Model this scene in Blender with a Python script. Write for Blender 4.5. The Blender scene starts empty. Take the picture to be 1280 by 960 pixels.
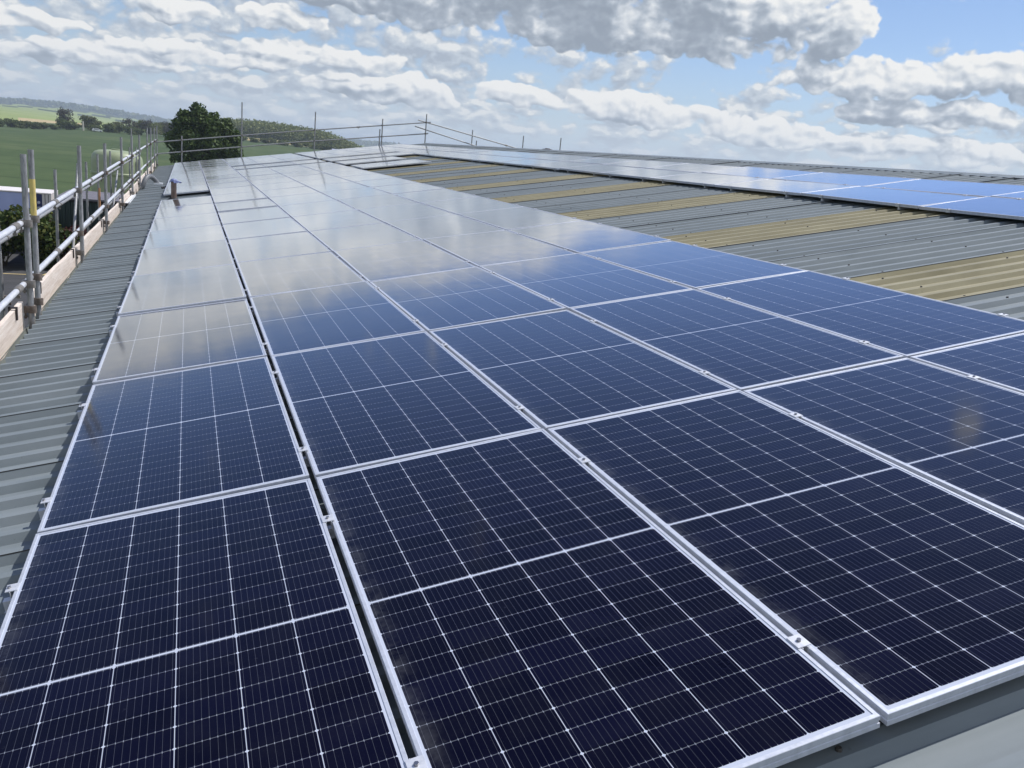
import bpy, bmesh, math, random
import numpy as np
from mathutils import Matrix, Vector

random.seed(7)
rng = np.random.default_rng(7)
SC = bpy.context.scene
COL = SC.collection
R = math.radians

# ------------------------------------------------------------------ camera
cam_d = bpy.data.cameras.new('camera')
cam = bpy.data.objects.new('camera', cam_d)
COL.objects.link(cam)
cam_d.sensor_width = 36.0
cam_d.lens = 36.0 * 1049.588 / 1280.0
cam_d.clip_start = 0.05
cam_d.clip_end = 20000
CAM_R = Matrix(((0.9329699383875381, 0.0020192929982981167, -0.35994863039181124),
                (-0.34691901132638164, 0.27171593336298216, -0.8976734657641438),
                (0.0959911123254625, 0.9623753810299132, 0.25420332873912166)))
CAM_P = Vector((-0.489414, -1.264480, 1.358079))
cam.matrix_world = Matrix.Translation(CAM_P) @ CAM_R.to_4x4()
SC.camera = cam

# ------------------------------------------------------------------ light, exposure
SUN_AZ, SUN_EL = 77.0, 57.0            # clockwise from +Y, degrees
SC.view_settings.view_transform = 'Standard'
SC.view_settings.look = 'None'
SC.view_settings.gamma = 1.0
SC.view_settings.exposure = 0.5
SC.view_settings.use_curve_mapping = False

sun_d = bpy.data.lights.new('sun', 'SUN')
sun_d.energy = 3.3
sun_d.angle = R(0.6)
sun_d.color = (1.0, 0.96, 0.91)
sun = bpy.data.objects.new('sun', sun_d)
COL.objects.link(sun)
to_sun = Vector((math.sin(R(SUN_AZ)) * math.cos(R(SUN_EL)),
                 math.cos(R(SUN_AZ)) * math.cos(R(SUN_EL)), math.sin(R(SUN_EL))))
sun.rotation_euler = to_sun.to_track_quat('Z', 'Y').to_euler()
sun.location = (30, 10, 60)


class NT:
    """small helper to write node maths"""
    def __init__(self, tree):
        self.t = tree
        self.n = tree.nodes
        self.l = tree.links

    def node(self, kind, **kw):
        nd = self.n.new(kind)
        for k, v in kw.items():
            setattr(nd, k, v)
        return nd

    def put(self, sock, v):
        if isinstance(v, bpy.types.NodeSocket):
            self.l.new(v, sock)
        else:
            sock.default_value = v

    def m(self, op, a, b=None, c=None, clamp=False):
        nd = self.node('ShaderNodeMath', operation=op, use_clamp=clamp)
        for i, v in enumerate((a, b, c)):
            if v is not None:
                self.put(nd.inputs[i], v)
        return nd.outputs[0]

    def vm(self, op, a, b=None, out=0):
        nd = self.node('ShaderNodeVectorMath', operation=op)
        self.put(nd.inputs[0], a)
        if b is not None:
            self.put(nd.inputs[1], b)
        return nd.outputs['Value'] if out == 'v' else nd.outputs[0]

    def noise(self, vec, scale, detail=4.0, rough=0.5, col=False, dim='3D', dist=0.0):
        nd = self.node('ShaderNodeTexNoise', noise_dimensions=dim)
        if vec is not None:
            self.l.new(vec, nd.inputs['Vector'])
        nd.inputs['Scale'].default_value = scale
        nd.inputs['Detail'].default_value = detail
        nd.inputs['Roughness'].default_value = rough
        nd.inputs['Distortion'].default_value = dist
        return nd.outputs['Color' if col else 'Fac']

    def ss(self, v, a, b, lo=0.0, hi=1.0):
        nd = self.node('ShaderNodeMapRange', interpolation_type='SMOOTHSTEP')
        self.put(nd.inputs['Value'], v)
        nd.inputs['From Min'].default_value = a
        nd.inputs['From Max'].default_value = b
        nd.inputs['To Min'].default_value = lo
        nd.inputs['To Max'].default_value = hi
        return nd.outputs['Result']

    def mix(self, f, a, b):
        nd = self.node('ShaderNodeMix', data_type='RGBA')
        self.put(nd.inputs[0], f)
        self.put(nd.inputs[6], a)
        self.put(nd.inputs[7], b)
        return nd.outputs[2]

    def ramp(self, f, stops):
        nd = self.node('ShaderNodeValToRGB')
        self.put(nd.inputs[0], f)
        e = nd.color_ramp.elements
        while len(e) < len(stops):
            e.new(0.5)
        for el, (p, c) in zip(e, stops):
            el.position = p
            el.color = (c[0], c[1], c[2], 1)
        return nd.outputs[0]


# ------------------------------------------------------------------ sky with cumulus
# masses of cloud as (azimuth, elevation, half width, half height) in degrees
CLOUDS = [(15.5, 9.3, 9.5, 2.3), (24.5, 8.9, 8.0, 2.4), (32.0, 8.9, 6.0, 2.4), (37.8, 9.6, 3.6, 2.6), (24, 11.2, 14, 1.8),
          (41.6, 6.6, 5.4, 1.4), (47.5, 7.3, 3.4, 1.4), (45, 4.9, 5.4, 1.1), (52, 6.6, 4.0, 1.8),
          (20.5, 4.1, 3.6, 1.0), (26.7, 4.0, 3.6, 1.1), (31.4, 3.7, 4.0, 1.0), (36.4, 3.3, 3.8, 1.0), (41.2, 2.8, 4.5, .8), (47, 2.9, 5, .8),
          (-6.2, 3.5, 6.4, .8), (-8.6, 5.0, 3.6, .7), (-0.8, 6.7, 2.7, .8), (0.7, 4.3, 5.6, .8), (7.8, 5.2, 5.8, .9),
          (12.5, 3.6, 4.5, 1.1), (4.5, 7.0, 3.0, .8), (-8, 7.5, 4.5, .9),
          (3.0, 9.8, 6.5, 1.1), (-8, 10.5, 6, 1.3), (17, 12.6, 8, 1.0), (9, 8.9, 5, 1.3), (-3, 8.6, 4, .8), (46.2, 27.2, 1.1, 1.3), (-20, 5, 6, 2), (-33, 7, 8, 3), (64, 5, 7, 3)]


def make_world():
    w = bpy.data.worlds.new('World')
    SC.world = w
    w.use_nodes = True
    t = NT(w.node_tree)
    t.n.clear()
    # density group
    g = bpy.data.node_groups.new('cloud_density', 'ShaderNodeTree')
    g.interface.new_socket('P', in_out='INPUT', socket_type='NodeSocketVector')
    g.interface.new_socket('D', in_out='OUTPUT', socket_type='NodeSocketFloat')
    q = NT(g)
    gi = q.node('NodeGroupInput')
    go = q.node('NodeGroupOutput')
    P = gi.outputs[0]
    wn = q.noise(P, 0.35, 2, 0.5, col=True, dim='2D')
    wv = q.vm('SUBTRACT', wn, (0.5, 0.5, 0.5))
    wv = q.vm('MULTIPLY', wv, (3.0, 1.3, 0))
    PW = q.vm('ADD', P, wv)
    acc = None
    for (a, e, ra, re) in CLOUDS:
        d = q.vm('SUBTRACT', PW, (a, e, 0))
        d = q.vm('MULTIPLY', d, (1 / ra, 1 / re, 0))
        d = q.vm('MAXIMUM', d, q.vm('MULTIPLY', d, (-1.0, -1.35, 0)))      # flatter base
        k = q.vm('DOT_PRODUCT', d, d, out='v')
        acc = k if acc is None else q.m('MINIMUM', acc, k)
    S = q.m('SUBTRACT', 1.0, acc)
    S = q.m('MINIMUM', q.m('MAXIMUM', S, -1.0), 0.75)
    PS = q.vm('MULTIPLY', P, (1.0, 1.35, 1.0))
    n1 = q.noise(PS, 0.30, 8, 0.55, dim='2D')
    vo = q.node('ShaderNodeTexVoronoi', feature='SMOOTH_F1', voronoi_dimensions='2D')
    q.l.new(q.vm('ADD', PS, q.vm('MULTIPLY', wn, (1.5, 1.5, 0))), vo.inputs['Vector'])
    vo.inputs['Scale'].default_value = 0.72
    vo.inputs['Smoothness'].default_value = 0.2
    vo.inputs['Detail'].default_value = 1.0
    vo.inputs['Roughness'].default_value = 0.55
    puff = q.m('SUBTRACT', 0.42, vo.outputs['Distance'])
    D = q.m('MULTIPLY_ADD', S, 0.95, 0.16)
    D = q.m('MULTIPLY_ADD', q.m('SUBTRACT', n1, 0.5), 2.0, D)
    D = q.m('MULTIPLY_ADD', puff, 0.62, D)
    q.l.new(D, go.inputs[0])

    geo = t.node('ShaderNodeTexCoord')
    sx = t.node('ShaderNodeSeparateXYZ')
    nv = t.vm('NORMALIZE', geo.outputs['Generated'])
    t.l.new(nv, sx.inputs[0])
    az = t.m('DEGREES', t.m('ARCTAN2', sx.outputs[0], sx.outputs[1]))
    el = t.m('DEGREES', t.m('ARCSINE', sx.outputs[2]))
    cb = t.node('ShaderNodeCombineXYZ')
    t.l.new(az, cb.inputs[0])
    t.l.new(el, cb.inputs[1])
    P = cb.outputs[0]

    def dens(v):
        nd = t.node('ShaderNodeGroup')
        nd.node_tree = g
        t.l.new(v, nd.inputs[0])
        return nd.outputs[0]
    D0 = dens(P)
    D1 = dens(t.vm('ADD', P, (0.16, 0.28, 0)))
    D2 = dens(t.vm('ADD', P, (0.5, 1.75, 0)))
    D3 = dens(t.vm('ADD', P, (0.3, 0.85, 0)))
    alpha = t.ss(D0, -0.02, 0.24)
    relief = t.m('SUBTRACT', D0, D1)                      # sunward falling density = lit edge
    thick = t.ss(t.m('MINIMUM', D2, D3), -0.20, 0.90)
    lit = t.m('MULTIPLY_ADD', thick, -0.78, 0.84)
    rk = t.m('MULTIPLY_ADD', thick, -0.42, 0.78)
    lit = t.m('MULTIPLY_ADD', t.m('SUBTRACT', t.noise(t.vm('MULTIPLY', P, (1.0, 1.6, 0)), 0.45, 5, 0.6, dim='2D'), 0.5), 0.42, lit)
    lit = t.m('MULTIPLY_ADD', relief, rk, lit, clamp=True)
    CR = [(0.0, (2.15, 2.5, 3.0)), (0.35, (3.0, 3.4, 3.95)), (0.7, (4.7, 5.0, 5.35)), (1.0, (6.5, 6.5, 6.4))]
    ccol = t.ramp(lit, CR)

    # the far deck: many smaller cumulus in rows, fading into the haze
    def deck(off):
        v = t.vm('ADD', P, off)
        # rows crowd together towards the horizon
        s2 = t.node('ShaderNodeSeparateXYZ')
        t.l.new(v, s2.inputs[0])
        lv = t.m('MULTIPLY', t.m('LOGARITHM', t.m('ADD', t.m('MAXIMUM', s2.outputs[1], -1.0), 4.2), 2.718), 5.6)
        c2 = t.node('ShaderNodeCombineXYZ')
        t.l.new(t.m('MULTIPLY', s2.outputs[0], 0.34), c2.inputs[0])
        t.l.new(lv, c2.inputs[1])
        v = t.vm('ADD', c2.outputs[0], (11.3, 4.7, 0))
        w1 = t.noise(v, 1.3, 2, 0.5, col=True, dim='2D')
        v2 = t.vm('ADD', v, t.vm('MULTIPLY', w1, (0.7, 0.7, 0)))
        vo2 = t.node('ShaderNodeTexVoronoi', feature='SMOOTH_F1', voronoi_dimensions='2D')
        t.l.new(v2, vo2.inputs['Vector'])
        vo2.inputs['Scale'].default_value = 1.5
        vo2.inputs['Smoothness'].default_value = 0.15
        vo2.inputs['Detail'].default_value = 1.0
        n = t.noise(v, 0.75, 7, 0.58, dim='2D')
        return t.m('MULTIPLY_ADD', t.m('SUBTRACT', 0.36, vo2.outputs['Distance']), 0.30, n)
    k0 = deck((0, 0, 0))
    k1 = deck((0.25, 0.40, 0))
    side = t.ss(az, 10.0, 24.0, 0.0, 1.0)
    thr = t.m('MULTIPLY_ADD', side, 0.085, 0.225)           # thinner cover to the right
    thr = t.m('ADD', thr, t.m('MULTIPLY', t.ss(el, 3.5, 9.0, 0.0, 0.16), t.m('MULTIPLY_ADD', side, 0.6, 0.4)))
    thr = t.m('ADD', thr, t.ss(el, 11.0, 14.0, 0.0, 0.3))
    # a bright bank stands just above the frame, then clear blue
    tl = t.m('MULTIPLY_ADD', az, 0.105, 7.6)
    bank = t.ss(t.m('SUBTRACT', el, tl), 0.0, 1.4)
    bank = t.m('MULTIPLY', bank, t.ss(el, 12.3, 12.9, 1.0, 0.0))
    bank = t.m('MULTIPLY', bank, t.ss(az, 30.0, 36.0, 1.0, 0.0))
    thr = t.m('MULTIPLY_ADD', bank, -0.34, thr)
    kd = t.m('SUBTRACT', k0, thr)
    dalpha = t.ss(kd, 0.0, 0.17, 0.0, 0.95)
    dl = t.m('MULTIPLY_ADD', t.m('SUBTRACT', k0, k1), 3.9, 0.40, clamp=True)
    dl = t.m('MULTIPLY_ADD', bank, 0.42, dl, clamp=True)
    dcol = t.ramp(dl, [(0.0, (3.0, 3.4, 4.0)), (0.4, (3.8, 4.25, 4.8)), (0.72, (4.5, 4.85, 5.2)), (1.0, (6.0, 6.05, 6.0))])
    sky = t.node('ShaderNodeTexSky', sky_type='NISHITA')
    sky.sun_disc = False
    sky.sun_elevation = R(SUN_EL)
    sky.sun_rotation = R(SUN_AZ)
    sky.altitude = 100
    sky.air_density = 1.0
    sky.dust_density = 0.3
    sky.ozone_density = 2.0
    low = t.ss(el, 0.0, 9.0, 1.0, 0.0)
    tint = t.mix(t.ss(el, 10.5, 15.0), (0.68, 0.71, 0.82, 1), (0.64, 0.69, 0.90, 1))
    clear = t.vm('MULTIPLY', sky.outputs[0], tint)
    base = t.mix(t.m('MULTIPLY', low, 0.75), clear, (3.5, 4.4, 5.5, 1))
    col = t.mix(dalpha, base, dcol)
    col = t.mix(alpha, col, ccol)
    # distant air in front of the lowest clouds
    mist = t.ss(el, -0.3, 4.5, 0.66, 0.0)
    col = t.mix(mist, col, (4.7, 5.25, 5.7, 1))
    # unseen bright cloud bank, added behind the camera for front fill light
    back = t.m('MULTIPLY', t.ss(t.m('ABSOLUTE', az), 75.0, 125.0), t.m('MULTIPLY', t.ss(el, 3.0, 14.0), t.ss(el, 50.0, 72.0, 1.0, 0.0)))
    bn = t.ss(t.noise(nv, 2.2, 6, 0.6), 0.36, 0.55)
    col = t.mix(t.m('MULTIPLY', t.m('MULTIPLY', back, bn), 0.92), col, (6.0, 6.2, 6.4, 1))
    bg = t.node('ShaderNodeBackground')
    t.l.new(col, bg.inputs[0])
    bg.inputs[1].default_value = 0.1
    out = t.node('ShaderNodeOutputWorld')
    t.l.new(bg.outputs[0], out.inputs[0])
    w.cycles.sampling_method = 'MANUAL'
    w.cycles.sample_map_resolution = 256


make_world()

# ------------------------------------------------------------------ object helpers
TH = 0.17720183                        # roof pitch (about 10 degrees)
CT, ST = math.cos(TH), math.sin(TH)


def rp(u, v, n=0.0):
    """roof coordinates (up the slope, along the eaves, off the panel plane) to world"""
    return Vector((u * CT - n * ST, v, u * ST + n * CT))


class MB:
    """collects boxes, tubes and sheets and links them as one mesh object"""
    def __init__(self):
        self.v = []
        self.f = []
        self.mi = []

    def add(self, verts, faces, mi=0):
        o = len(self.v)
        self.v.extend([tuple(p) for p in verts])
        self.f.extend([tuple(i + o for i in f) for f in faces])
        self.mi.extend([mi] * len(faces))

    def box(self, x0, x1, y0, y1, z0, z1, mi=0, mat=None):
        p = [(x0, y0, z0), (x1, y0, z0), (x1, y1, z0), (x0, y1, z0), (x0, y0, z1), (x1, y0, z1), (x1, y1, z1), (x0, y1, z1)]
        if mat is not None:
            p = [mat @ Vector(q) for q in p]
        self.add(p, [(0, 3, 2, 1), (4, 5, 6, 7), (0, 1, 5, 4), (1, 2, 6, 5), (2, 3, 7, 6), (3, 0, 4, 7)], mi)

    def tube(self, a, b, r, seg=12, r2=None, mi=0, caps=True, hollow=False):
        a, b = Vector(a), Vector(b)
        r2 = r if r2 is None else r2
        d = (b - a).normalized()
        e = d.orthogonal().normalized()
        g = d.cross(e)
        vs = []
        for c, rr in ((a, r), (b, r2)):
            for i in range(seg):
                t = 2 * math.pi * i / seg
                vs.append(c + (e * math.cos(t) + g * math.sin(t)) * rr)
        fs = [(i, (i + 1) % seg, seg + (i + 1) % seg, seg + i) for i in range(seg)]
        if hollow:
            # an open tube end: rim and dark inside
            for base, c, s in ((0, a, 1), (seg, b, -1)):
                k = len(vs)
                rr = r * 0.86
                for i in range(seg):
                    t = 2 * math.pi * i / seg
                    vs.append(c + (e * math.cos(t) + g * math.sin(t)) * rr)
                for i in range(seg):
                    t = 2 * math.pi * i / seg
                    vs.append(c + d * s * 0.08 + (e * math.cos(t) + g * math.sin(t)) * rr)
                for i in range(seg):
                    j = (i + 1) % seg
                    fs.append((base + i, base + j, k + j, k + i))
                    fs.append((k + i, k + j, k + seg + j, k + seg + i))
                fs.append(tuple(k + seg + i for i in range(seg)))
        elif caps:
            fs.append(tuple(reversed(range(seg))))
            fs.append(tuple(range(seg, 2 * seg)))
        self.add(vs, fs, mi)

    def build(self, name, mats, parent=None, smooth=False, bevel=0.0):
        me = bpy.data.meshes.new(name)
        me.from_pydata(self.v, [], self.f)
        if not isinstance(mats, (list, tuple)):
            mats = [mats]
        for m in mats:
            me.materials.append(m)
        if len(mats) > 1:
            me.polygons.foreach_set('material_index', self.mi)
        bm = bmesh.new()
        bm.from_mesh(me)
        bmesh.ops.recalc_face_normals(bm, faces=bm.faces)
        if bevel:
            bmesh.ops.bevel(bm, geom=bm.edges[:], offset=bevel, segments=2, affect='EDGES', clamp_overlap=True)
        bm.to_mesh(me)
        bm.free()
        if smooth:
            me.polygons.foreach_set('use_smooth', [True] * len(me.polygons))
            me.set_sharp_from_angle(angle=R(40))
        o = bpy.data.objects.new(name, me)
        COL.objects.link(o)
        if parent is not None:
            o.parent = parent
        return o


def raw(name, verts, faces, mats, parent=None, smooth=False, mi=None):
    me = bpy.data.meshes.new(name)
    me.from_pydata(verts, [], faces)
    for m in (mats if isinstance(mats, (list, tuple)) else [mats]):
        me.materials.append(m)
    if mi is not None:
        me.polygons.foreach_set('material_index', mi)
    if smooth:
        me.polygons.foreach_set('use_smooth', [True] * len(me.polygons))
    o = bpy.data.objects.new(name, me)
    COL.objects.link(o)
    if parent is not None:
        o.parent = parent
    return o


def empty(name, loc=(0, 0, 0), rot=(0, 0, 0)):
    o = bpy.data.objects.new(name, None)
    o.empty_display_size = 0.1
    o.location = loc
    o.rotation_euler = rot
    COL.objects.link(o)
    return o


def tag(o, label, cat, group=None):
    o['label'] = label
    o['category'] = cat
    if group:
        o['group'] = group
    return o


def structure(o, kind='structure'):
    o['kind'] = kind
    return o


def copy_tree(o, parent=None):
    c = o.copy()
    COL.objects.link(c)
    if parent is not None:
        c.parent = parent
    for ch in list(o.children):
        copy_tree(ch, c)
    return c


# ------------------------------------------------------------------ materials
def mat(name, col=(0.5, 0.5, 0.5), rough=0.6, metal=0.0, spec=0.5):
    m = bpy.data.materials.new(name)
    m.use_nodes = True
    b = m.node_tree.nodes['Principled BSDF']
    b.inputs['Base Color'].default_value = (*col, 1)
    b.inputs['Roughness'].default_value = rough
    b.inputs['Metallic'].default_value = metal
    b.inputs['Specular IOR Level'].default_value = spec
    return m, NT(m.node_tree), b


def mottled(name, c1, c2, scale, rough=0.6, metal=0.0, detail=6, bump=0.0, stretch=(1, 1, 1), c3=None, spec=0.5, coord='Object', bscale=None):
    m, t, b = mat(name, c1, rough, metal, spec)
    tc = t.node('ShaderNodeTexCoord').outputs[coord]
    v = t.vm('MULTIPLY', tc, stretch)
    n = t.noise(v, scale, detail, 0.6)
    st = [(0.3, c1), (0.7, c2)] if c3 is None else [(0.25, c1), (0.5, c2), (0.75, c3)]
    t.l.new(t.ramp(n, st), b.inputs['Base Color'])
    t.l.new(t.ss(t.noise(v, scale * 2.3, 4), 0.3, 0.7, rough * 0.85, min(1, rough * 1.15)), b.inputs['Roughness'])
    if bump:
        bp = t.node('ShaderNodeBump')
        bp.inputs['Strength'].default_value = bump
        bp.inputs['Distance'].default_value = 0.02
        t.l.new(t.noise(v, bscale or scale * 4, 5), bp.inputs['Height'])
        t.l.new(bp.outputs[0], b.inputs['Normal'])
    return m


def make_cell_material():
    """dark blue half-cut cells under glass: white gaps, corner diamonds, nine thin busbars"""
    m, t, b = mat('solar_cells', (0.01, 0.012, 0.03), 0.1)
    tc = t.node('ShaderNodeTexCoord')
    s = t.node('ShaderNodeSeparateXYZ')
    t.l.new(tc.outputs['Object'], s.inputs[0])
    x, y = s.outputs[0], s.outputs[1]
    PX, PY, MID = 0.1665, 0.0846, 0.0075
    # across: six cells, centred
    cx = t.m('DIVIDE', x, PX)
    fx = t.m('SUBTRACT', cx, t.m('ROUND', cx))
    dx = t.m('MULTIPLY', t.m('ABSOLUTE', fx), PX)            # distance to a column gap
    # along: twelve rows in each half, mirrored about the middle ribbon
    ya = t.m('SUBTRACT', t.m('ABSOLUTE', y), MID)
    cy = t.m('DIVIDE', ya, PY)
    fy = t.m('SUBTRACT', cy, t.m('ROUND', cy))
    dy = t.m('MULTIPLY', t.m('ABSOLUTE', fy), PY)
    colgap = t.ss(dx, 0.0008, 0.0015, 0.85, 0)
    rowgap = t.ss(dy, 0.0004, 0.0010, 0.32, 0)
    mid = t.ss(ya, -0.0035, -0.0028, 1, 0)
    dia = t.ss(t.m('ADD', dx, dy), 0.0050, 0.0062, 1, 0)
    ex = t.m('GREATER_THAN', t.m('ABSOLUTE', x), 3 * PX - 0.0006)
    ey = t.m('GREATER_THAN', ya, 12 * PY - 0.0006)
    # busbars
    bx = t.m('MULTIPLY', cx, 9.0)
    bx = t.m('ADD', bx, 0.5)
    bf = t.m('MULTIPLY', t.m('ABSOLUTE', t.m('SUBTRACT', bx, t.m('ROUND', bx))), PX / 9)
    bar = t.ss(bf, 0.0002, 0.0006, 0.12, 0)
    tick = t.m('MULTIPLY', t.ss(bf, 0.0006, 0.0012, 0.5, 0), t.ss(dy, 0.0030, 0.0042, 1, 0))
    white = t.m('MAXIMUM', colgap, rowgap)
    for k in (mid, dia, ex, ey, bar, tick):
        white = t.m('MAXIMUM', white, k)
    oi = t.node('ShaderNodeObjectInfo')
    # slight tone differences from cell to cell and panel to panel
    cb = t.node('ShaderNodeCombineXYZ')
    t.l.new(t.m('FLOOR', cx), cb.inputs[0])
    t.l.new(t.m('FLOOR', t.m('DIVIDE', y, PY)), cb.inputs[1])
    t.l.new(t.m('MULTIPLY', oi.outputs['Random'], 57.0), cb.inputs[2])
    wn = t.node('ShaderNodeTexWhiteNoise', noise_dimensions='3D')
    t.l.new(cb.outputs[0], wn.inputs['Vector'])
    cell = t.mix(wn.outputs['Value'], (0.0022, 0.0023, 0.0090, 1), (0.0036, 0.0038, 0.0150, 1))
    col = t.mix(white, cell, (0.46, 0.50, 0.59, 1))
    # thin dust film
    dust = t.noise(tc.outputs['Object'], 5.0, 6, 0.65)
    sp = t.noise(tc.outputs['Object'], 26.0, 3, 0.6)
    sp = t.m('MULTIPLY', t.ss(sp, 0.66, 0.76, 0, 0.05), t.ss(dust, 0.45, 0.65))
    edge = t.m('MULTIPLY', t.ss(x, -0.50, -0.43, 0.075, 0.0), t.ss(t.noise(tc.outputs['Object'], 14.0, 4, 0.65), 0.35, 0.7))
    sp = t.m('ADD', sp, edge)                                 # dirt washed down to the lower edge
    col = t.mix(t.m('ADD', t.ss(dust, 0.35, 0.8, 0.0, 0.008), sp), col, (0.42, 0.44, 0.46, 1))
    t.l.new(col, b.inputs['Base Color'])
    b.inputs['Roughness'].default_value = 0.8
    b.inputs['Specular IOR Level'].default_value = 0.0
    # rolled glass is never quite flat
    bp = t.node('ShaderNodeBump')
    bp.inputs['Strength'].default_value = 1.0
    bp.inputs['Distance'].default_value = 0.0011
    cbo = t.node('ShaderNodeCombineXYZ')
    t.l.new(t.m('MULTIPLY', oi.outputs['Random'], 91.0), cbo.inputs[0])
    t.l.new(t.noise(t.vm('ADD', tc.outputs['Object'], cbo.outputs[0]), 1.6, 2, 0.4), bp.inputs['Height'])
    # anti-reflective solar glass: little mirror straight on, a strong one at a glance
    lw = t.node('ShaderNodeLayerWeight')
    lw.inputs['Blend'].default_value = 0.5
    t.l.new(bp.outputs[0], lw.inputs['Normal'])
    fr = t.m('MINIMUM', t.m('MULTIPLY_ADD', t.m('POWER', lw.outputs['Facing'], 5.6), 1.8, 0.005), 0.93)
    gl = t.node('ShaderNodeBsdfGlossy')
    gl.inputs['Color'].default_value = (1, 1, 1, 1)
    t.l.new(t.ss(dust, 0.3, 0.7, 0.075, 0.105), gl.inputs['Roughness'])
    t.l.new(bp.outputs[0], gl.inputs['Normal'])
    mx = t.node('ShaderNodeMixShader')
    t.l.new(fr, mx.inputs[0])
    t.l.new(b.outputs[0], mx.inputs[1])
    t.l.new(gl.outputs[0], mx.inputs[2])
    t.l.new(mx.outputs[0], t.n['Material Output'].inputs[0])
    return m


def make_roof_material(name, c1, c2, c3, rough=0.62):
    m, t, b = mat(name, c1, rough, spec=0.22)
    tc = t.node('ShaderNodeTexCoord').outputs['Object']
    oi = t.node('ShaderNodeObjectInfo')
    cb = t.node('ShaderNodeCombineXYZ')
    t.l.new(t.m('MULTIPLY', oi.outputs['Random'], 37.0), cb.inputs[1])
    v = t.vm('ADD', tc, cb.outputs[0])
    run = t.noise(t.vm('MULTIPLY', v, (0.5, 9.0, 1.0)), 1.0, 5, 0.6)      # rain runs down the slope
    blot = t.noise(v, 1.3, 6, 0.62)
    f = t.m('MULTIPLY_ADD', run, 0.5, t.m('MULTIPLY', blot, 0.5))
    c = t.ramp(f, [(0.36, c1), (0.5, c2), (0.66, c3)])
    sp = t.noise(v, 30, 3, 0.6)
    c = t.mix(t.ss(sp, 0.68, 0.78, 0.0, 0.35), c, (c1[0] * .5, c1[1] * .5, c1[2] * .45, 1))
    c = t.mix(t.ss(oi.outputs['Random'], 0, 1, 0.0, 0.18), c, (*c1, 1))
    t.l.new(c, b.inputs['Base Color'])
    t.l.new(t.ss(blot, 0.3, 0.7, rough * 0.8, rough * 1.2), b.inputs['Roughness'])
    bp = t.node('ShaderNodeBump')
    bp.inputs['Strength'].default_value = 0.25
    bp.inputs['Distance'].default_value = 0.004
    t.l.new(t.noise(v, 6, 4), bp.inputs['Height'])
    t.l.new(bp.outputs[0], b.inputs['Normal'])
    return m


def leaf_mat(name, c1, c2, c3, trans=0.25):
    m, t, b = mat(name, c1, 0.6, spec=0.25)
    g = t.node('ShaderNodeNewGeometry')
    r = g.outputs['Random Per Island']
    c = t.ramp(r, [(0.0, c1), (0.55, c2), (1.0, c3)])
    t.l.new(c, b.inputs['Base Color'])
    tr = t.node('ShaderNodeBsdfTranslucent')
    t.l.new(c, tr.inputs[0])
    mx = t.node('ShaderNodeMixShader')
    mx.inputs[0].default_value = trans
    out = t.n['Material Output']
    t.l.new(b.outputs[0], mx.inputs[1])
    t.l.new(tr.outputs[0], mx.inputs[2])
    t.l.new(mx.outputs[0], out.inputs[0])
    return m


M = {}
M['cells'] = make_cell_material()
M['frame'] = mottled('anodised_aluminium', (0.45, 0.48, 0.53), (0.53, 0.56, 0.62), 9, 0.5, 0.4, stretch=(4, 4, 1), c3=(0.60, 0.63, 0.69), spec=0.4)
M['clamp'] = mottled('clamp_aluminium', (0.55, 0.57, 0.60), (0.66, 0.68, 0.72), 30, 0.5, 0.4)
M['bolt'] = mat('bolt_steel', (0.30, 0.30, 0.31), 0.35, 0.9)[0]
M['back'] = mat('panel_backsheet', (0.55, 0.55, 0.55), 0.6)[0]
M['roof'] = make_roof_material('grey_coated_steel_sheet', (0.146, 0.174, 0.187), (0.186, 0.216, 0.231), (0.228, 0.258, 0.274))
M['light'] = make_roof_material('aged_translucent_rooflight', (0.205, 0.185, 0.110), (0.265, 0.242, 0.155), (0.330, 0.306, 0.208), 0.6)
M['screw'] = mat('roof_fixing_and_lap_shade', (0.06, 0.055, 0.05), 0.6)[0]  # dark fixings; also paints the shadow line along the sheet laps
M['washer'] = mat('pale_washer', (0.55, 0.54, 0.48), 0.6)[0]
M['dark'] = mat('dark_gap', (0.015, 0.015, 0.016), 0.8)[0]
M['filler'] = mottled('black_foam_filler', (0.02, 0.02, 0.022), (0.04, 0.04, 0.04), 30, 0.85)
M['wall'] = make_roof_material('wall_cladding', (0.16, 0.18, 0.17), (0.2, 0.22, 0.21), (0.23, 0.25, 0.24))
M['galv'] = mottled('galvanised_tube', (0.15, 0.15, 0.15), (0.30, 0.305, 0.31), 14, 0.5, 0.35, c3=(0.40, 0.41, 0.42), stretch=(3, 3, 0.8), bump=0.1)
M['alu'] = mottled('bright_tube', (0.50, 0.52, 0.55), (0.62, 0.64, 0.68), 10, 0.4, 0.3, c3=(0.72, 0.73, 0.76), stretch=(3, 0.8, 3))
M['coupler'] = mottled('coupler_steel', (0.16, 0.14, 0.12), (0.26, 0.25, 0.23), 40, 0.55, 0.5)
M['rust'] = mottled('rusty_coupler', (0.10, 0.078, 0.062), (0.19, 0.155, 0.128), 40, 0.7, 0.2)
M['yellow'] = mottled('flaking_yellow_paint', (0.62, 0.47, 0.08), (0.68, 0.55, 0.18), 18, 0.6, stretch=(1, 1, .4), c3=(0.45, 0.36, 0.14))
M['orange'] = mottled('orange_band', (0.46, 0.23, 0.11), (0.54, 0.30, 0.17), 20, 0.6)
M['board'] = mottled('scaffold_board_timber', (0.55, 0.46, 0.38), (0.70, 0.61, 0.53), 5, 0.75, stretch=(8, .5, 8), c3=(0.80, 0.73, 0.66), bump=0.2)
M['iron'] = mat('dark_iron', (0.05, 0.045, 0.045), 0.6, 0.4)[0]
M['pipe'] = mottled('brown_flue', (0.10, 0.065, 0.05), (0.17, 0.12, 0.10), 9, 0.6, 0.1, c3=(0.22, 0.17, 0.15))
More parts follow.
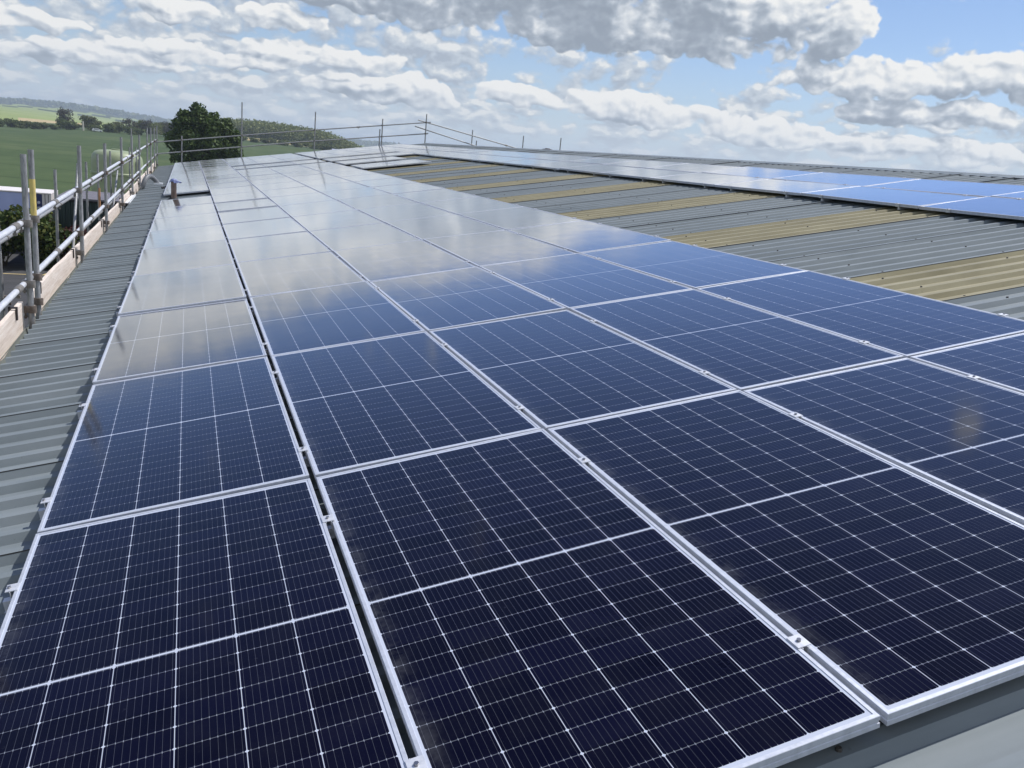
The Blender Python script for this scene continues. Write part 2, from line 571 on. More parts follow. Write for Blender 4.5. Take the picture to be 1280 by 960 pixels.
M['bluetape'] = mat('blue_polythene', (0.13, 0.16, 0.32), 0.5)[0]
M['whitep'] = mottled('white_polythene', (0.7, 0.72, 0.74), (0.8, 0.82, 0.84), 8, 0.4)
M['hose'] = mottled('grey_duct', (0.10, 0.11, 0.12), (0.17, 0.18, 0.19), 30, 0.5)
M['bark'] = mottled('bark', (0.05, 0.04, 0.03), (0.10, 0.085, 0.065), 9, 0.9, stretch=(1, 1, .25), bump=.5)
M['oak'] = leaf_mat('oak_leaves', (0.032, 0.055, 0.014), (0.058, 0.095, 0.022), (0.11, 0.155, 0.04))
M['hedge'] = leaf_mat('hedge_leaves', (0.055, 0.082, 0.023), (0.095, 0.130, 0.034), (0.16, 0.17, 0.05))
M['bush'] = leaf_mat('bush_leaves', (0.032, 0.058, 0.015), (0.062, 0.10, 0.022), (0.15, 0.155, 0.037))
M['redleaf'] = leaf_mat('red_leaves', (0.045, 0.014, 0.014), (0.075, 0.022, 0.020), (0.09, 0.035, 0.028))
M['olive'] = leaf_mat('olive_leaves', (0.070, 0.085, 0.026), (0.105, 0.12, 0.035), (0.15, 0.15, 0.05))
M['brownwood'] = leaf_mat('brown_twigs', (0.050, 0.044, 0.036), (0.075, 0.066, 0.052), (0.075, 0.085, 0.045))
M['woodA'] = leaf_mat('woodland_leaves', (0.105, 0.140, 0.045), (0.150, 0.180, 0.055), (0.215, 0.230, 0.078))
M['carwhite'] = mat('white_car_paint', (0.78, 0.79, 0.80), 0.25)[0]
M['glass'] = mat('dark_glass', (0.02, 0.025, 0.03), 0.08)[0]
M['rubber'] = mat('rubber', (0.02, 0.02, 0.02), 0.8)[0]
M['post'] = mottled('weathered_post', (0.42, 0.40, 0.34), (0.52, 0.50, 0.44), 5, 0.8)

# ------------------------------------------------------------------ terrain
EL_AZ = [-180, -60, -14, -10, -8, -6, -4, -2, 0, 3, 5.4, 8, 10.5, 12, 20, 60, 180]
EL_T = {450: [-.8, -.8, -.85, -.85, -.8, -.62, -.6, -.6, -.6, -.6, -.6, -.6, -.7, -.75, -.8, -.8, -.8],
        600: [-.5, -.5, -.5, -.45, -.4, -.35, -.35, -.4, -.25, -.10, -.10, -.2, -.5, -.55, -.6, -.6, -.5],
        800: [-.3, -.3, -.3, -.2, -.2, -.2, -.2, -.3, 0, .22, .26, .0, -.45, -.5, -.5, -.5, -.3],
        1600: [.1, .2, .25, .22, .18, .05, -.05, -.1, -.1, -.05, -.05, -.05, -.2, -.15, -.3, -.3, .1],
        4500: [.3, .4, .5, .47, .6, .62, .52, .34, .22, .15, .15, .15, .2, .24, .1, .1, .3],
        7000: [.1] * 17}


def ground_z(x, y):
    dx, dy = x - CAM_P.x, y - CAM_P.y
    r = math.hypot(dx, dy)
    a = math.degrees(math.atan2(dx, dy))
    rs = [0, 250]
    zs = [-5.2, -5.2]
    for k in (450, 600, 800, 1600, 4500, 7000):
        rs.append(k)
        zs.append(CAM_P.z + k * math.tan(R(float(np.interp(a, EL_AZ, EL_T[k])))))
    return float(np.interp(r, rs, zs))


def field_mat(name, c1, c2, c3, scale=0.03, lines=None):
    m, t, b = mat(name, c1, 0.95, spec=0.1)
    g = t.node('ShaderNodeNewGeometry').outputs['Position']
    n1 = t.noise(g, scale, 5, 0.6)
    n2 = t.noise(t.vm('MULTIPLY', g, (1, .3, 1)), scale * 12, 4, 0.6)
    f = t.m('MULTIPLY_ADD', n2, 0.45, t.m('MULTIPLY', n1, 0.6))
    c = t.ramp(f, [(0.36, c1), (0.52, c2), (0.68, c3)])
    if lines:
        s = t.node('ShaderNodeSeparateXYZ')
        t.l.new(g, s.inputs[0])
        q = t.m('DIVIDE', t.m('MULTIPLY_ADD', s.outputs[0], lines[1], s.outputs[1]), lines[0])
        w = t.m('ABSOLUTE', t.m('SUBTRACT', q, t.m('ROUND', q)))
        c = t.mix(t.ss(w, 0.02, 0.05, 0.45, 0.0), c, (c1[0] * .6, c1[1] * .6, c1[2] * .6, 1))
    t.l.new(c, b.inputs['Base Color'])
    return m


M['grass'] = field_mat('rough_grass', (0.045, 0.070, 0.020), (0.065, 0.095, 0.028), (0.085, 0.105, 0.035), 0.3)
M['crop'] = field_mat('green_crop', (0.050, 0.078, 0.034), (0.064, 0.095, 0.040), (0.092, 0.120, 0.054), 0.02, (24.0, 0.35))
M['pale'] = field_mat('pale_green_field', (0.20, 0.26, 0.09), (0.24, 0.29, 0.105), (0.28, 0.32, 0.13), 0.004)
M['tan'] = field_mat('stubble', (0.36, 0.29, 0.15), (0.42, 0.34, 0.19), (0.46, 0.38, 0.22), 0.02)
M['farwood'] = field_mat('far_woodland', (0.030, 0.044, 0.018), (0.045, 0.060, 0.024), (0.070, 0.080, 0.032), 0.012)
M['tarmac'] = mottled('tarmac', (0.040, 0.041, 0.044), (0.055, 0.056, 0.060), 0.8, 0.9, coord='Object', bump=.3, bscale=40)
M['paint'] = mottled('yellow_road_paint', (0.46, 0.36, 0.16), (0.55, 0.44, 0.22), 3, 0.8)


def make_ground():
    rings = [0, 8, 16, 26, 38, 50, 64, 80, 110, 150, 200, 260, 330, 400, 450, 470, 500, 540, 600, 660, 700, 750, 800, 900, 1000, 1200, 1400, 1600,
             1900, 2200, 2600, 3000, 3400, 3800, 4200, 4500, 4800, 5400, 6200, 7000]
    azs = list(np.arange(-180, -20, 5.0)) + list(np.arange(-20, 25, 0.25)) + list(np.arange(25, 180, 5.0))
    vs, fs, mi = [], [], []
    N = len(azs)
    for r in rings:
        for a in azs:
            x, y = CAM_P.x + r * math.sin(R(a)), CAM_P.y + r * math.cos(R(a))
            z = ground_z(x, y)
            if 3000 <= r <= 4700:
                z += 5 * (rng.random() - .5)
            vs.append((x, y, z))
    for i in range(len(rings) - 1):
        rm = (rings[i] + rings[i + 1]) / 2
        for j in range(N):
            a = azs[j]
            fs.append((i * N + j, i * N + (j + 1) % N, (i + 1) * N + (j + 1) % N, (i + 1) * N + j))
            wob = 12 * math.sin(a * 1.7) + 8 * math.sin(a * 4.1)
            k = 0
            if rm < 58:
                k = 0
            elif rm < 450:
                k = 1
            elif rm < 480:
                k = 0
            elif rm < 610 + wob:
                k = 3 if (2.0 < a < 7.2 and rm > 545) else 1
            elif rm < 830 and 1.2 < a < 12:
                k = 4
            elif rm < 760:
                k = 3 if (-9.2 < a < -5.6 or -4.5 < a < -3.0 or a > 14) else 2
            elif rm < 1900:
                k = 2
            elif rm < 3100:
                k = 4 if math.sin(a * 3.3 + rm * .01) > 0.2 else 2
            else:
                k = 4
            mi.append(k)
    o = raw('ground', vs, fs, [M['grass'], M['crop'], M['pale'], M['tan'], M['farwood']], mi=mi, smooth=True)
    structure(o)
    # tarmac yard beside the barn
    mb = MB()
    ys = np.linspace(-30, 46.5, 12)
    pts = [(-1.7, y) for y in ys] + [(-14 + 1.5 * math.sin(y * .2) + (2.5 if y > 40 else 0), y) for y in ys[::-1]]
    mb.add([(x, y, -5.196) for x, y in pts], [tuple(range(len(pts)))])
    structure(mb.build('road', M['tarmac']))
    mb = MB()
    mb.box(-8.6, -6.3, 39.0, 39.13, -5.192, -5.188)
    mb.add([(-6.3, 39.0, -5.19), (-6.18, 39.05, -5.19), (-5.0, 45.0, -5.19), (-5.15, 45.0, -5.19)], [(0, 1, 2, 3)])
    structure(mb.build('road_marking', M['paint']))


make_ground()

# ------------------------------------------------------------------ barn
ROOF_N = -0.092            # crown of the sheets below the panel faces
CROWN_H = 0.034
MOD = 0.98                 # cover width of a sheet
V0 = -4.674                 # first sheet starts here
VEND = 42.3
U_EAVE, U_RIDGE = -1.80, 11.12


def sheet_profile(w=MOD, lap=0.03):
    """points (v, n) of one trapezoidal sheet across its width, five ribs, and a side lap"""
    p = []
    pitch = w / 5
    p.append((-0.022, 0.0055))
    for i in range(5):
        b = i * pitch
        lift = 0.0045 if i == 0 else 0.0
        p += [(b + 0.022, lift), (b + 0.045, -CROWN_H + lift * .5), (b + pitch - 0.045, -CROWN_H), (b + pitch - 0.022, 0.0)]
    p.append((w + 0.018, 0.0))
    return p


def make_sheet(name, u0, u1, material, parent, v, dn=0.0, screws=True):
    prof = sheet_profile()
    n = len(prof)
    vs, fs, mi = [], [], []
    us = [u0, (u0 * 2 + u1) / 3, (u0 + 2 * u1) / 3, u1]
    for u in us:
        for (a, b) in prof:
            vs.append((u, a, b))
    for k in range(3):
        for i in range(n - 1):
            fs.append((k * n + i, (k + 1) * n + i, (k + 1) * n + i + 1, k * n + i + 1))
            mi.append(0)
    # turned-down edge of the lap, coloured dark for the shadow gap between sheets
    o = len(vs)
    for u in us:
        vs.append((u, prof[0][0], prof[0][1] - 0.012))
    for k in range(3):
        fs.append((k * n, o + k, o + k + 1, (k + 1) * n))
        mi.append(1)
    # thickness at the two cut ends
    for k in (0, 3):
        o = len(vs)
        for (a, b) in prof:
            vs.append((us[k], a, b - 0.002))
        for i in range(n - 1):
            q = (k * n + i, k * n + i + 1, o + i + 1, o + i)
            fs.append(q if k == 3 else q[::-1])
            mi.append(0)
    mb = MB()
    mb.add(vs, fs, 0)
    mb.mi = list(mi)
    if screws:
        u = u0 + 0.12
        while u < u1:
            if u < 0.5:
                u += 1.32
                continue
            for i in (0, 2, 4):
                c = i * MOD / 5
                mb.tube((u, c, 0.0), (u, c, 0.009), 0.0085, 8, 0.007, 1)
            u += 1.32
    if name == 'rooflight':
        for i in range(5):                # pale washers half way up
            c = (i + .5) * MOD / 5
            mb.tube((u0 + 3.35, c, -CROWN_H), (u0 + 3.35, c, -CROWN_H + .008), 0.036, 10, 0.026, 2)
    me = bpy.data.meshes.new(name)
    me.from_pydata(mb.v, [], mb.f)
    me.materials.append(material)
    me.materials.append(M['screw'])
    me.materials.append(M['washer'])
    me.polygons.foreach_set('material_index', mb.mi)
    ob = bpy.data.objects.new(name, me)
    COL.objects.link(ob)
    ob.parent = parent
    return ob


barn = empty('barn', (0, 0, -5.2))
tag(barn, 'long farm barn with grey ribbed metal roof and yellowed rooflights carrying the solar arrays', 'barn')
BZ = 5.2                   # parts are placed relative to the empty


def place_sheet(ob, v, dn):
    p = rp(0, v, ROOF_N + dn)
    ob.location = (p.x, p.y, p.z + BZ)
    ob.rotation_euler = (0, -TH + random.uniform(-.0004, .0004), 0)


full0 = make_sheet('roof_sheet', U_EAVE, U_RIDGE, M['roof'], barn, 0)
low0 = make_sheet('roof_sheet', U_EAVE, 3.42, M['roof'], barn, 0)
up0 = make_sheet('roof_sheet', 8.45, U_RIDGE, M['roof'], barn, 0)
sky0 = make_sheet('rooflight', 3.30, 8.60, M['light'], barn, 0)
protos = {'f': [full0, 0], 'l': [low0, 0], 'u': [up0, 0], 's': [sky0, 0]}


def put(kind, v, dn):
    o, used = protos[kind]
    if used:
        o = o.copy()
        COL.objects.link(o)
    protos[kind][1] = 1
    place_sheet(o, v, dn)


nsheet = int(round((VEND - V0) / MOD))
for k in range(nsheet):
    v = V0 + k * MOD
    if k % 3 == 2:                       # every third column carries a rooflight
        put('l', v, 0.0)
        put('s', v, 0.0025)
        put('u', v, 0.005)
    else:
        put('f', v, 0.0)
VTOP = V0 + nsheet * MOD

# the far slope, one ribbed sheet, hidden from here but real
prof = []
for k in range(nsheet):
    for (a, b) in sheet_profile()[1:-1]:
        prof.append((V0 + k * MOD + a, min(b, 0.0)))
xr = rp(U_RIDGE, 0, ROOF_N)
vs, fs = [], []
for d in (0.0, 12.3):
    for (a, b) in prof:
        vs.append((xr.x + 0.02 + d * CT + b * ST, a, xr.z + BZ - d * ST + b * CT))
nn = len(prof)
for i in range(nn - 1):
    fs.append((i, i + 1, nn + i + 1, nn + i))
raw('roof', vs, fs, M['roof'], barn)

# ridge: profile fillers (dark teeth) and the capping
rc = MB()
nr = ROOF_N + 0.004
for s in (0,):
    a0, a1 = rp(U_RIDGE - 0.16, 0, nr), rp(U_RIDGE, 0, nr + 0.012)
    x2 = 2 * xr.x + 0.02 - a0.x
    pts = [(a0.x, a0.z), (a1.x, a1.z + .004), (x2, a0.z), (x2, a0.z - .006), (a1.x, a1.z - .002), (a0.x, a0.z - .006)]
    y = V0 - 0.02
    while y < VTOP:
        y1 = min(y + 2.94, VTOP + .02)
        vv = [(px, yy, pz + BZ) for yy in (y, y1 - 0.004) for (px, pz) in pts]
        ff = [(i, (i + 1) % 6, 6 + (i + 1) % 6, 6 + i) for i in range(6)] + [(5, 4, 3, 2, 1, 0), (6, 7, 8, 9, 10, 11)]
        rc.add(vv, ff)
        y = y1
rc.build('ridge_cap', M['roof'], barn)
fl = MB()
pitch = MOD / 5
k = 0
y = V0
while y < VTOP:
    c = y + pitch / 2
    p0, p1 = rp(U_RIDGE - 0.155, 0, ROOF_N - CROWN_H + .001), rp(U_RIDGE - 0.155, 0, ROOF_N + 0.002)
    p2, p3 = rp(U_RIDGE - 0.10, 0, ROOF_N - CROWN_H + .001), rp(U_RIDGE - 0.10, 0, ROOF_N + 0.002)
    a, b = 0.055, 0.078
    vv = [(p0.x, c - a, p0.z + BZ), (p0.x, c + a, p0.z + BZ), (p1.x, c + b, p1.z + BZ), (p1.x, c - b, p1.z + BZ),
          (p2.x, c - a, p2.z + BZ), (p2.x, c + a, p2.z + BZ), (p3.x, c + b, p3.z + BZ), (p3.x, c - b, p3.z + BZ)]
    fl.add(vv, [(0, 1, 2, 3), (7, 6, 5, 4), (0, 4, 5, 1), (1, 5, 6, 2), (2, 6, 7, 3), (3, 7, 4, 0)])
    y += pitch
fl.build('ridge_filler', M['filler'], barn)

# walls, eaves beam and purlins
eu = rp(U_EAVE, 0, ROOF_N - CROWN_H)
wl = MB()
wl.box(eu.x + 0.12, eu.x + 0.20, V0 + .1, VTOP - .1, 0, eu.z + BZ - 0.06)
wl.build('wall', M['wall'], barn)
wl = MB()
xe = 2 * xr.x - eu.x
wl.box(xe - .2, xe - .12, V0 + .1, VTOP - .1, 0, eu.z + BZ - 0.06)
wl.build('wall', M['wall'], barn)
for yy in (V0 + .1, VTOP - .18):
    wl = MB()
    a = [(eu.x + .2, eu.z - .05), (xr.x, xr.z - .08), (xe - .2, eu.z - .05), (xe - .2, -BZ), (eu.x + .2, -BZ)]
    vv = [(px, q, pz + BZ) for q in (yy, yy + .08) for (px, pz) in a]
    wl.add(vv, [(4, 3, 2, 1, 0), (5, 6, 7, 8, 9)] + [(i, (i + 1) % 5, 5 + (i + 1) % 5, 5 + i) for i in range(5)])
    wl.build('wall', M['wall'], barn)
pu = MB()
for u in np.arange(U_EAVE + .12, U_RIDGE, 1.32):
    a = rp(u - .03, 0, ROOF_N - CROWN_H - .004)
    pu.box(a.x, a.x + .06, V0 + .2, VTOP - .3, a.z + BZ - .19, a.z + BZ - 0.012)
pu.build('purlins', M['galv'], barn)
gt = MB()
gx = eu.x + .01
pr = [(gx - .01, -.01), (gx - .10, -.015), (gx - .12, -.03), (gx - .11, -.10), (gx - .01, -.11)]
vv = [(px, q, eu.z + BZ + pz - .035) for q in (V0, VTOP) for (px, pz) in pr]
gt.add(vv, [(i, i + 1, 6 + i, 5 + i) for i in range(1, 4)])
gt.build('gutter', M['wall'], barn)

# ------------------------------------------------------------------ solar panels
PW, PL, PT = 1.038, 2.094, 0.035
GV = 0.0212
PITCH = PL + GV


def frame_mesh():
    prof = [(0.0125, -0.0055), (0.0120, -0.0006), (0.0112, 0.0), (0.0012, 0.0), (0.0, -0.0012), (0.0, -0.0125), (0.0022, -0.0140),
            (0.0022, -0.0200), (0.0, -0.0215), (0.0, -0.0345), (0.028, -0.0345), (0.028, -0.0325), (0.004, -0.0325), (0.004, -0.0055)]
    n = len(prof)
    vs, fs = [], []
    for (sx, sy) in ((-1, -1), (1, -1), (1, 1), (-1, 1)):
        for (d, z) in prof:
            vs.append((sx * (PW / 2 - d), sy * (PL / 2 - d), z))
    for k in range(4):
        k2 = (k + 1) % 4
        for i in range(n):
            i2 = (i + 1) % n
            fs.append((k * n + i, k2 * n + i, k2 * n + i2, k * n + i2))
    mb = MB()
    mb.add(vs, fs)
    return mb


panel0 = empty('solar_panel')
frame0 = frame_mesh().build('frame', M['frame'], panel0)
lam = MB()
hx, hy = PW / 2 - 0.0045, PL / 2 - 0.0045
lam.add([(-hx, -hy, -.0022), (hx, -hy, -.0022), (hx, hy, -.0022), (-hx, hy, -.0022)], [(0, 1, 2, 3)], 0)
lam.add([(-hx, -hy, -.0060), (hx, -hy, -.0060), (hx, hy, -.0060), (-hx, hy, -.0060)], [(3, 2, 1, 0)], 1)
lam_o = raw('cell_sheet', lam.v, lam.f, [M['cells'], M['back']], panel0, mi=lam.mi)


def clamp_mesh(gap, end=False):
    """a bolted clamp: a cap lying on the frame lips with its stem in the gap"""
    mb = MB()
    g = gap / 2
    lip = 0.0095
    x0 = -g - lip
    x1 = g + lip if not end else g + 0.004
    if end:
        x0, x1 = -g - 0.012, g + lip
    mb.box(x0, x1, -0.025, 0.025, 0.0004, 0.0034)
    mb.box(-g + .0015, -g + .004, -0.03, 0.03, -0.036, 0.0004)
    if not end:
        mb.box(g - .004, g - .0015, -0.03, 0.03, -0.036, 0.0004)
    mb.tube((0 if not end else -g - .002, 0, 0.0034), (0 if not end else -g - .002, 0, 0.0095), 0.0065, 6, mi=1)
    return mb


CLAMP_V = (-PL / 2 + 0.31, -PL / 2 + 1.675)
mid_w = clamp_mesh(0.025).build('clamp', [M['clamp'], M['bolt']], None)
mid_n = clamp_mesh(0.022).build('clamp', [M['clamp'], M['bolt']], None)
end_c = clamp_mesh(0.016, True).build('clamp', [M['clamp'], M['bolt']], None)
CL = {'w': (mid_w, 0.025), 'n': (mid_n, 0.022), 'e': (end_c, 0.016)}
first = {'w': True, 'n': True, 'e': True, 'p': True}


def put_panel(u0, v0, label, group, right='n', left=None, dn=0.0):
    """u0: lower edge, v0: near edge"""
    if first['p']:
        p, fr, ce = panel0, frame0, lam_o
        first['p'] = False
    else:
        p, fr, ce = panel0.copy(), frame0.copy(), lam_o.copy()
        for q in (p, fr, ce):
            COL.objects.link(q)
        fr.parent = p
        ce.parent = p
    p.location = rp(u0 + PW / 2, v0 + PL / 2, random.uniform(-.0015, .0015) + dn)
    # no two panels lie at quite the same angle
    k = 1.0 if v0 < 16 else 0.4
    p.rotation_euler = (random.gauss(0, R(0.30 * k)), -TH + random.gauss(0, R(0.26 * k)), random.gauss(0, R(0.02)))
    tag(p, label, 'solar panel', group)
    for side, kind in ((1, right), (-1, left)):
        if kind is None:
            continue
        src, gap = CL[kind]
        for cv in CLAMP_V:
            if first[kind]:
                c = src
                first[kind] = False
            else:
                c = src.copy()
                COL.objects.link(c)
            c.parent = p
            c.location = (side * (PW / 2 + gap / 2), cv, 0)
            c.rotation_euler = (0, 0, 0 if (kind != 'e' or side < 0) else math.pi)
    return p


ORD = ['nearest', 'second', 'third', 'fourth', 'fifth', 'sixth', 'seventh', 'eighth', 'ninth', 'tenth', 'eleventh', 'twelfth', 'thirteenth',
       'fourteenth', 'fifteenth', 'sixteenth', 'seventeenth', 'eighteenth', 'nineteenth', 'twentieth', 'twenty-first']
GW, GN = 0.025, 0.021
U0 = [-PW - GW / 2, GW / 2]
for k in range(3):
    U0.append(U0[-1] + PW + GN)
COLNAME = ['in the column along the eaves', 'in the second column from the eaves', 'in the third column from the eaves',
           'in the fourth column from the eaves', 'in the fifth column, beside the rooflights']


def olab(i):
    return ORD[i] if i == 0 else ORD[i] + ' panel away'


PROW = []                                             # near edges of rows that carry rails
rows = {0: [], 1: [], 2: [], 3: [], 4: []}
rows[0] = [k * PITCH for k in range(9)] + [21.0 + k * PITCH for k in range(10)]
rows[1] = [k * PITCH for k in range(20)]
for c in (2, 3, 4):
    rows[c] = [k * PITCH for k in range(14)] + [30.45] + [33.55 + k * PITCH for k in range(4)]
for c in range(5):
    for i, v in enumerate(rows[c]):
        if c == 0 and i == 8:
            lab = 'solar panel just before the brown flue pipe, %s' % COLNAME[c]
        elif c == 0 and i == 9:
            lab = 'solar panel just beyond the brown flue pipe, %s' % COLNAME[c]
        elif c > 1 and i == 14:
            lab = 'lone solar panel standing between two gaps %s' % COLNAME[c]
        elif i == 0:
            lab = 'dark blue solar panel, nearest one %s' % COLNAME[c]
        else:
            lab = 'dark blue solar panel, %s from the camera %s' % (ORD[i], COLNAME[c])
        put_panel(U0[c], v, lab, 'solar panels of the lower array', right='w' if c == 0 else ('n' if c < 4 else 'e'), left='e' if c == 0 else None)
u5 = U0[4] + PW + 0.18
for c, v, lab in ((0, 24.25, 'solar panel of the nearest short strip among the rooflights, against the lower array'),
                  (1, 24.25, 'solar panel at the upper end of the nearest short strip among the rooflights'),
                  (0, 27.45, 'solar panel of the second short strip among the rooflights, against the lower array'),
                  (1, 27.45, 'solar panel at the upper end of the second short strip among the rooflights'),
                  (0, 30.45, 'solar panel of the long strip towards the ridge, against the lower array'),
                  (1, 30.45, 'middle solar panel of the long strip reaching the ridge array'),
                  (2, 30.45, 'solar panel of the long strip, touching the ridge array')):
    put_panel(u5 + c * (PW + GN), v, lab, 'solar panels in strips among the rooflights')
for c in range(3):
    for k in range(4):
        put_panel(u5 + c * (PW + GN), 33.55 + k * PITCH,
                  'solar panel in the far block below the ridge array, %s row and %s column' % (['front', 'second', 'third', 'rearmost'][k], ['left', 'middle', 'right'][c]),
                  'solar panels in the far block')
UU = [7.60, 8.69]
for r, u in enumerate(UU):
    for k in range(21):
        v = 6.47 + (k - 4) * PITCH
        if v > 40.5 or v < -2.1:
            continue
        lab = 'solar panel in the %s row of the ridge array, %s from the near end' % (['lower', 'upper'][r], ORD[k] if k else 'first')
        put_panel(u, v, lab, 'solar panels of the ridge array', right='n' if r == 0 else 'e', left='e' if r == 0 else None, dn=-.014)

# ------------------------------------------------------------------ rails under the panels
def rail_mesh(length):
    mb = MB()
    mb.box(0, length, -.014, .014, -.034, 0)
    mb.box(0, length, -.026, .026, -.037, -.034)
    return mb


def put_rail(src, u, v, label, group):
    o = src if not src.users_collection or 'label' not in src else None
    if o is None:
        o = src.copy()
        COL.objects.link(o)
    o.location = rp(u, v, -PT - .0012 - (.014 if u > 5 else 0))
    o.rotation_euler = (0, -TH, 0)
    tag(o, label, 'rail', group)


ra = rail_mesh(5.43).build('mounting_rail', M['clamp'])
rb = rail_mesh(2.36).build('mounting_rail', M['clamp'])
for i in range(9):
    for j, cv in enumerate((0.31, 1.675)):
        put_rail(ra, U0[0] - .045, i * PITCH + cv,
                 'aluminium mounting rail end under the %s lower-array row, %s side' % (ORD[i], ['near', 'far'][j]), 'mounting rails of the lower array')
for k in range(4, 18):
    for j, cv in enumerate((0.31, 1.675)):
        put_rail(rb, UU[0] + .01, 6.47 + (k - 4) * PITCH + cv,
                 'mounting rail end below the %s ridge-array panel from the near end, %s side' % (ORD[k], ['near', 'far'][j]), 'mounting rails of the ridge array')
# feet of the rails on the sheet crowns stay under the panels: part of each rail mesh above

# ------------------------------------------------------------------ eaves scaffold
PX, OX = -1.80, -2.60          # inner and outer standards
TR = 0.0255


def coupler_mesh():
    mb = MB()
    mb.tube((0, 0, -.032), (0, 0, .032), .034, 12)                 # around the standard
    mb.tube((-.056, -.034, 0), (-.056, .034, 0), .034, 12)         # around the rail
    mb.box(-.045, -.012, -.03, .03, -.03, .03)
    mb.tube((.0, .03, 0), (.0, .085, .0), .008, 8, mi=0)
    mb.box(-.012, .012, .055, .072, -.014, .014)
    mb.tube((-.056, 0, -.03), (-.056, 0, -.085), .008, 8)
    mb.box(-.070, -.042, -.014, .014, -.075, -.058)
    return mb


def standard(parent, x, y, z0, z1, m=None, lean=(0, 0), r=TR):
    mb = MB()
    mb.tube((x, y, z0), (x + lean[0], y + lean[1], z1), r, 14, hollow=True)
    return mb.build('standard', m or M['galv'], parent, smooth=True)


def tubepart(name, parent, a, b, m, r=TR, sleeve=()):
    mb = MB()
    a, b = Vector(a), Vector(b)
    mb.tube(a, b, r, 14, hollow=True)
    o = mb.build(name, m, parent, smooth=True)
    for s in sleeve:
        c = a.lerp(b, s)
        d = (b - a).normalized()
        k = MB()
        k.tube(c - d * .09, c + d * .09, r * 1.28, 14)
        k.tube(c + Vector((0, 0, -.02)), c + Vector((0.0, 0, -.075)), .009, 8)
        k.box(c.x - .016, c.x + .016, c.y - .016, c.y + .016, c.z - .07, c.z - .05)
        k.build('sleeve', M['coupler'], o, smooth=True)
    return o


scaf = empty('scaffold')
tag(scaf, 'galvanised tube scaffold along the eaves with two guard rails and a double row of standards', 'scaffold')
inner = [(3.1, 1.0), (7.245, 1.02), (7.63, 1.05), (11.15, 1.03), (15.18, 1.0), (19.18, 1.07), (22.94, 1.07), (26.89, 1.08), (31.65, 1.29), (34.8, 1.30), (39.2, 1.31), (42.5, 1.42)]
first_coup = coupler_mesh().build('coupler', M['coupler'], scaf, smooth=True)
coup_used = [False]


def put_coupler(x, y, z, rz=0.0, m=None):
    if not coup_used[0]:
        o = first_coup
        coup_used[0] = True
    else:
        o = first_coup.copy()
        COL.objects.link(o)
    o.location = (x, y, z)
    o.rotation_euler = (random.uniform(-.08, .08), 0, rz)
    if random.random() < .4:
        o.material_slots[0].link = 'OBJECT'
        o.material_slots[0].material = M['rust']
    return o


def rail_z(y, lo=False):
    return (-0.135 + 0.0062 * (y - 3)) if lo else (0.385 + 0.0101 * (y - 3))


for i, (y, zt) in enumerate(inner):
    bx = PX - .004 if i in (1, 2) else PX + random.uniform(-.012, .006)
    ln = (-.012, .01 * i) if i in (1, 2) else (random.uniform(-.03, .01), random.uniform(-.04, .04))
    st = standard(scaf, bx, y, -5.19, zt, lean=ln)
    put_coupler(PX, y, rail_z(y))
    put_coupler(PX, y, rail_z(y, True))
    put_coupler(PX, y, -0.34)
    if i == 2:
        pb = MB()
        f0, f1 = (5.19 + .42) / (5.19 + zt), (5.19 + .79) / (5.19 + zt)
        pb.tube((bx + ln[0] * f0, y + ln[1] * f0, .42), (bx + ln[0] * f1, y + ln[1] * f1, .79), TR * 1.03, 14, caps=False)
        pb.build('paint_band', M['yellow'], st, smooth=True)
outer = [(6.1, .5), (10.5, .50), (15.25, .49), (20.08, .46), (23.05, .545), (26.75, .54), (31.0, .5), (35.2, .5), (36.6, 1.2), (41.0, .40)]
for i, (y, zt) in enumerate(outer):
    st = standard(scaf, OX + random.uniform(-.02, .02), y, -5.19, zt, lean=(random.uniform(-.02, .02), random.uniform(-.04, .04)))
    put_coupler(OX, y, rail_z(y, True) - .03, math.pi)
    put_coupler(OX, y, -.86, math.pi)
    if i == 4:
        pb = MB()
        pb.tube((OX, y, -.82), (OX, y, -.29), TR * 1.05, 14, caps=False)
        pb.build('paint_band', M['orange'], st, smooth=True)
RX = PX - .056
for (ya, yb) in ((1.0, 7.6), (7.35, 13.2), (13.2, 19.6), (19.4, 25.6), (25.5, 31.8), (31.6, 42.7)):
    for lo in (False, True):
        tubepart('guard_rail', scaf, (RX, ya, rail_z(ya, lo)), (RX, yb, rail_z(yb, lo)), M['alu'] if (ya < 26) else M['galv'], sleeve=(0.34, 0.985) if ya > 1 else (.9,))
for (ya, yb) in ((1, 13), (13, 25.5), (25.5, 42.7)):
    tubepart('ledger', scaf, (PX - .056, ya, -.87), (PX - .056, yb, -.87), M['galv'])
    tubepart('ledger', scaf, (OX + .056, ya, -.87), (OX + .056, yb, -.87), M['galv'])
    tubepart('guard_rail', scaf, (OX + .056, ya, rail_z(ya, True) - .03), (OX + .056, yb, rail_z(yb, True) - .03), M['galv'])
for y, zt in inner[1:]:
    tubepart('transom', scaf, (PX + .02, y + .09, -2.02), (OX - .12, y + .09, -2.02), M['galv'])
tubepart('brace', scaf, (OX + .12, 15.0, -2.6), (OX + .12, 17.5, .52), M['galv'])
tubepart('brace', scaf, (OX + .12, 22.7, -2.5), (OX + .12, 27.6, -.05), M['galv'])

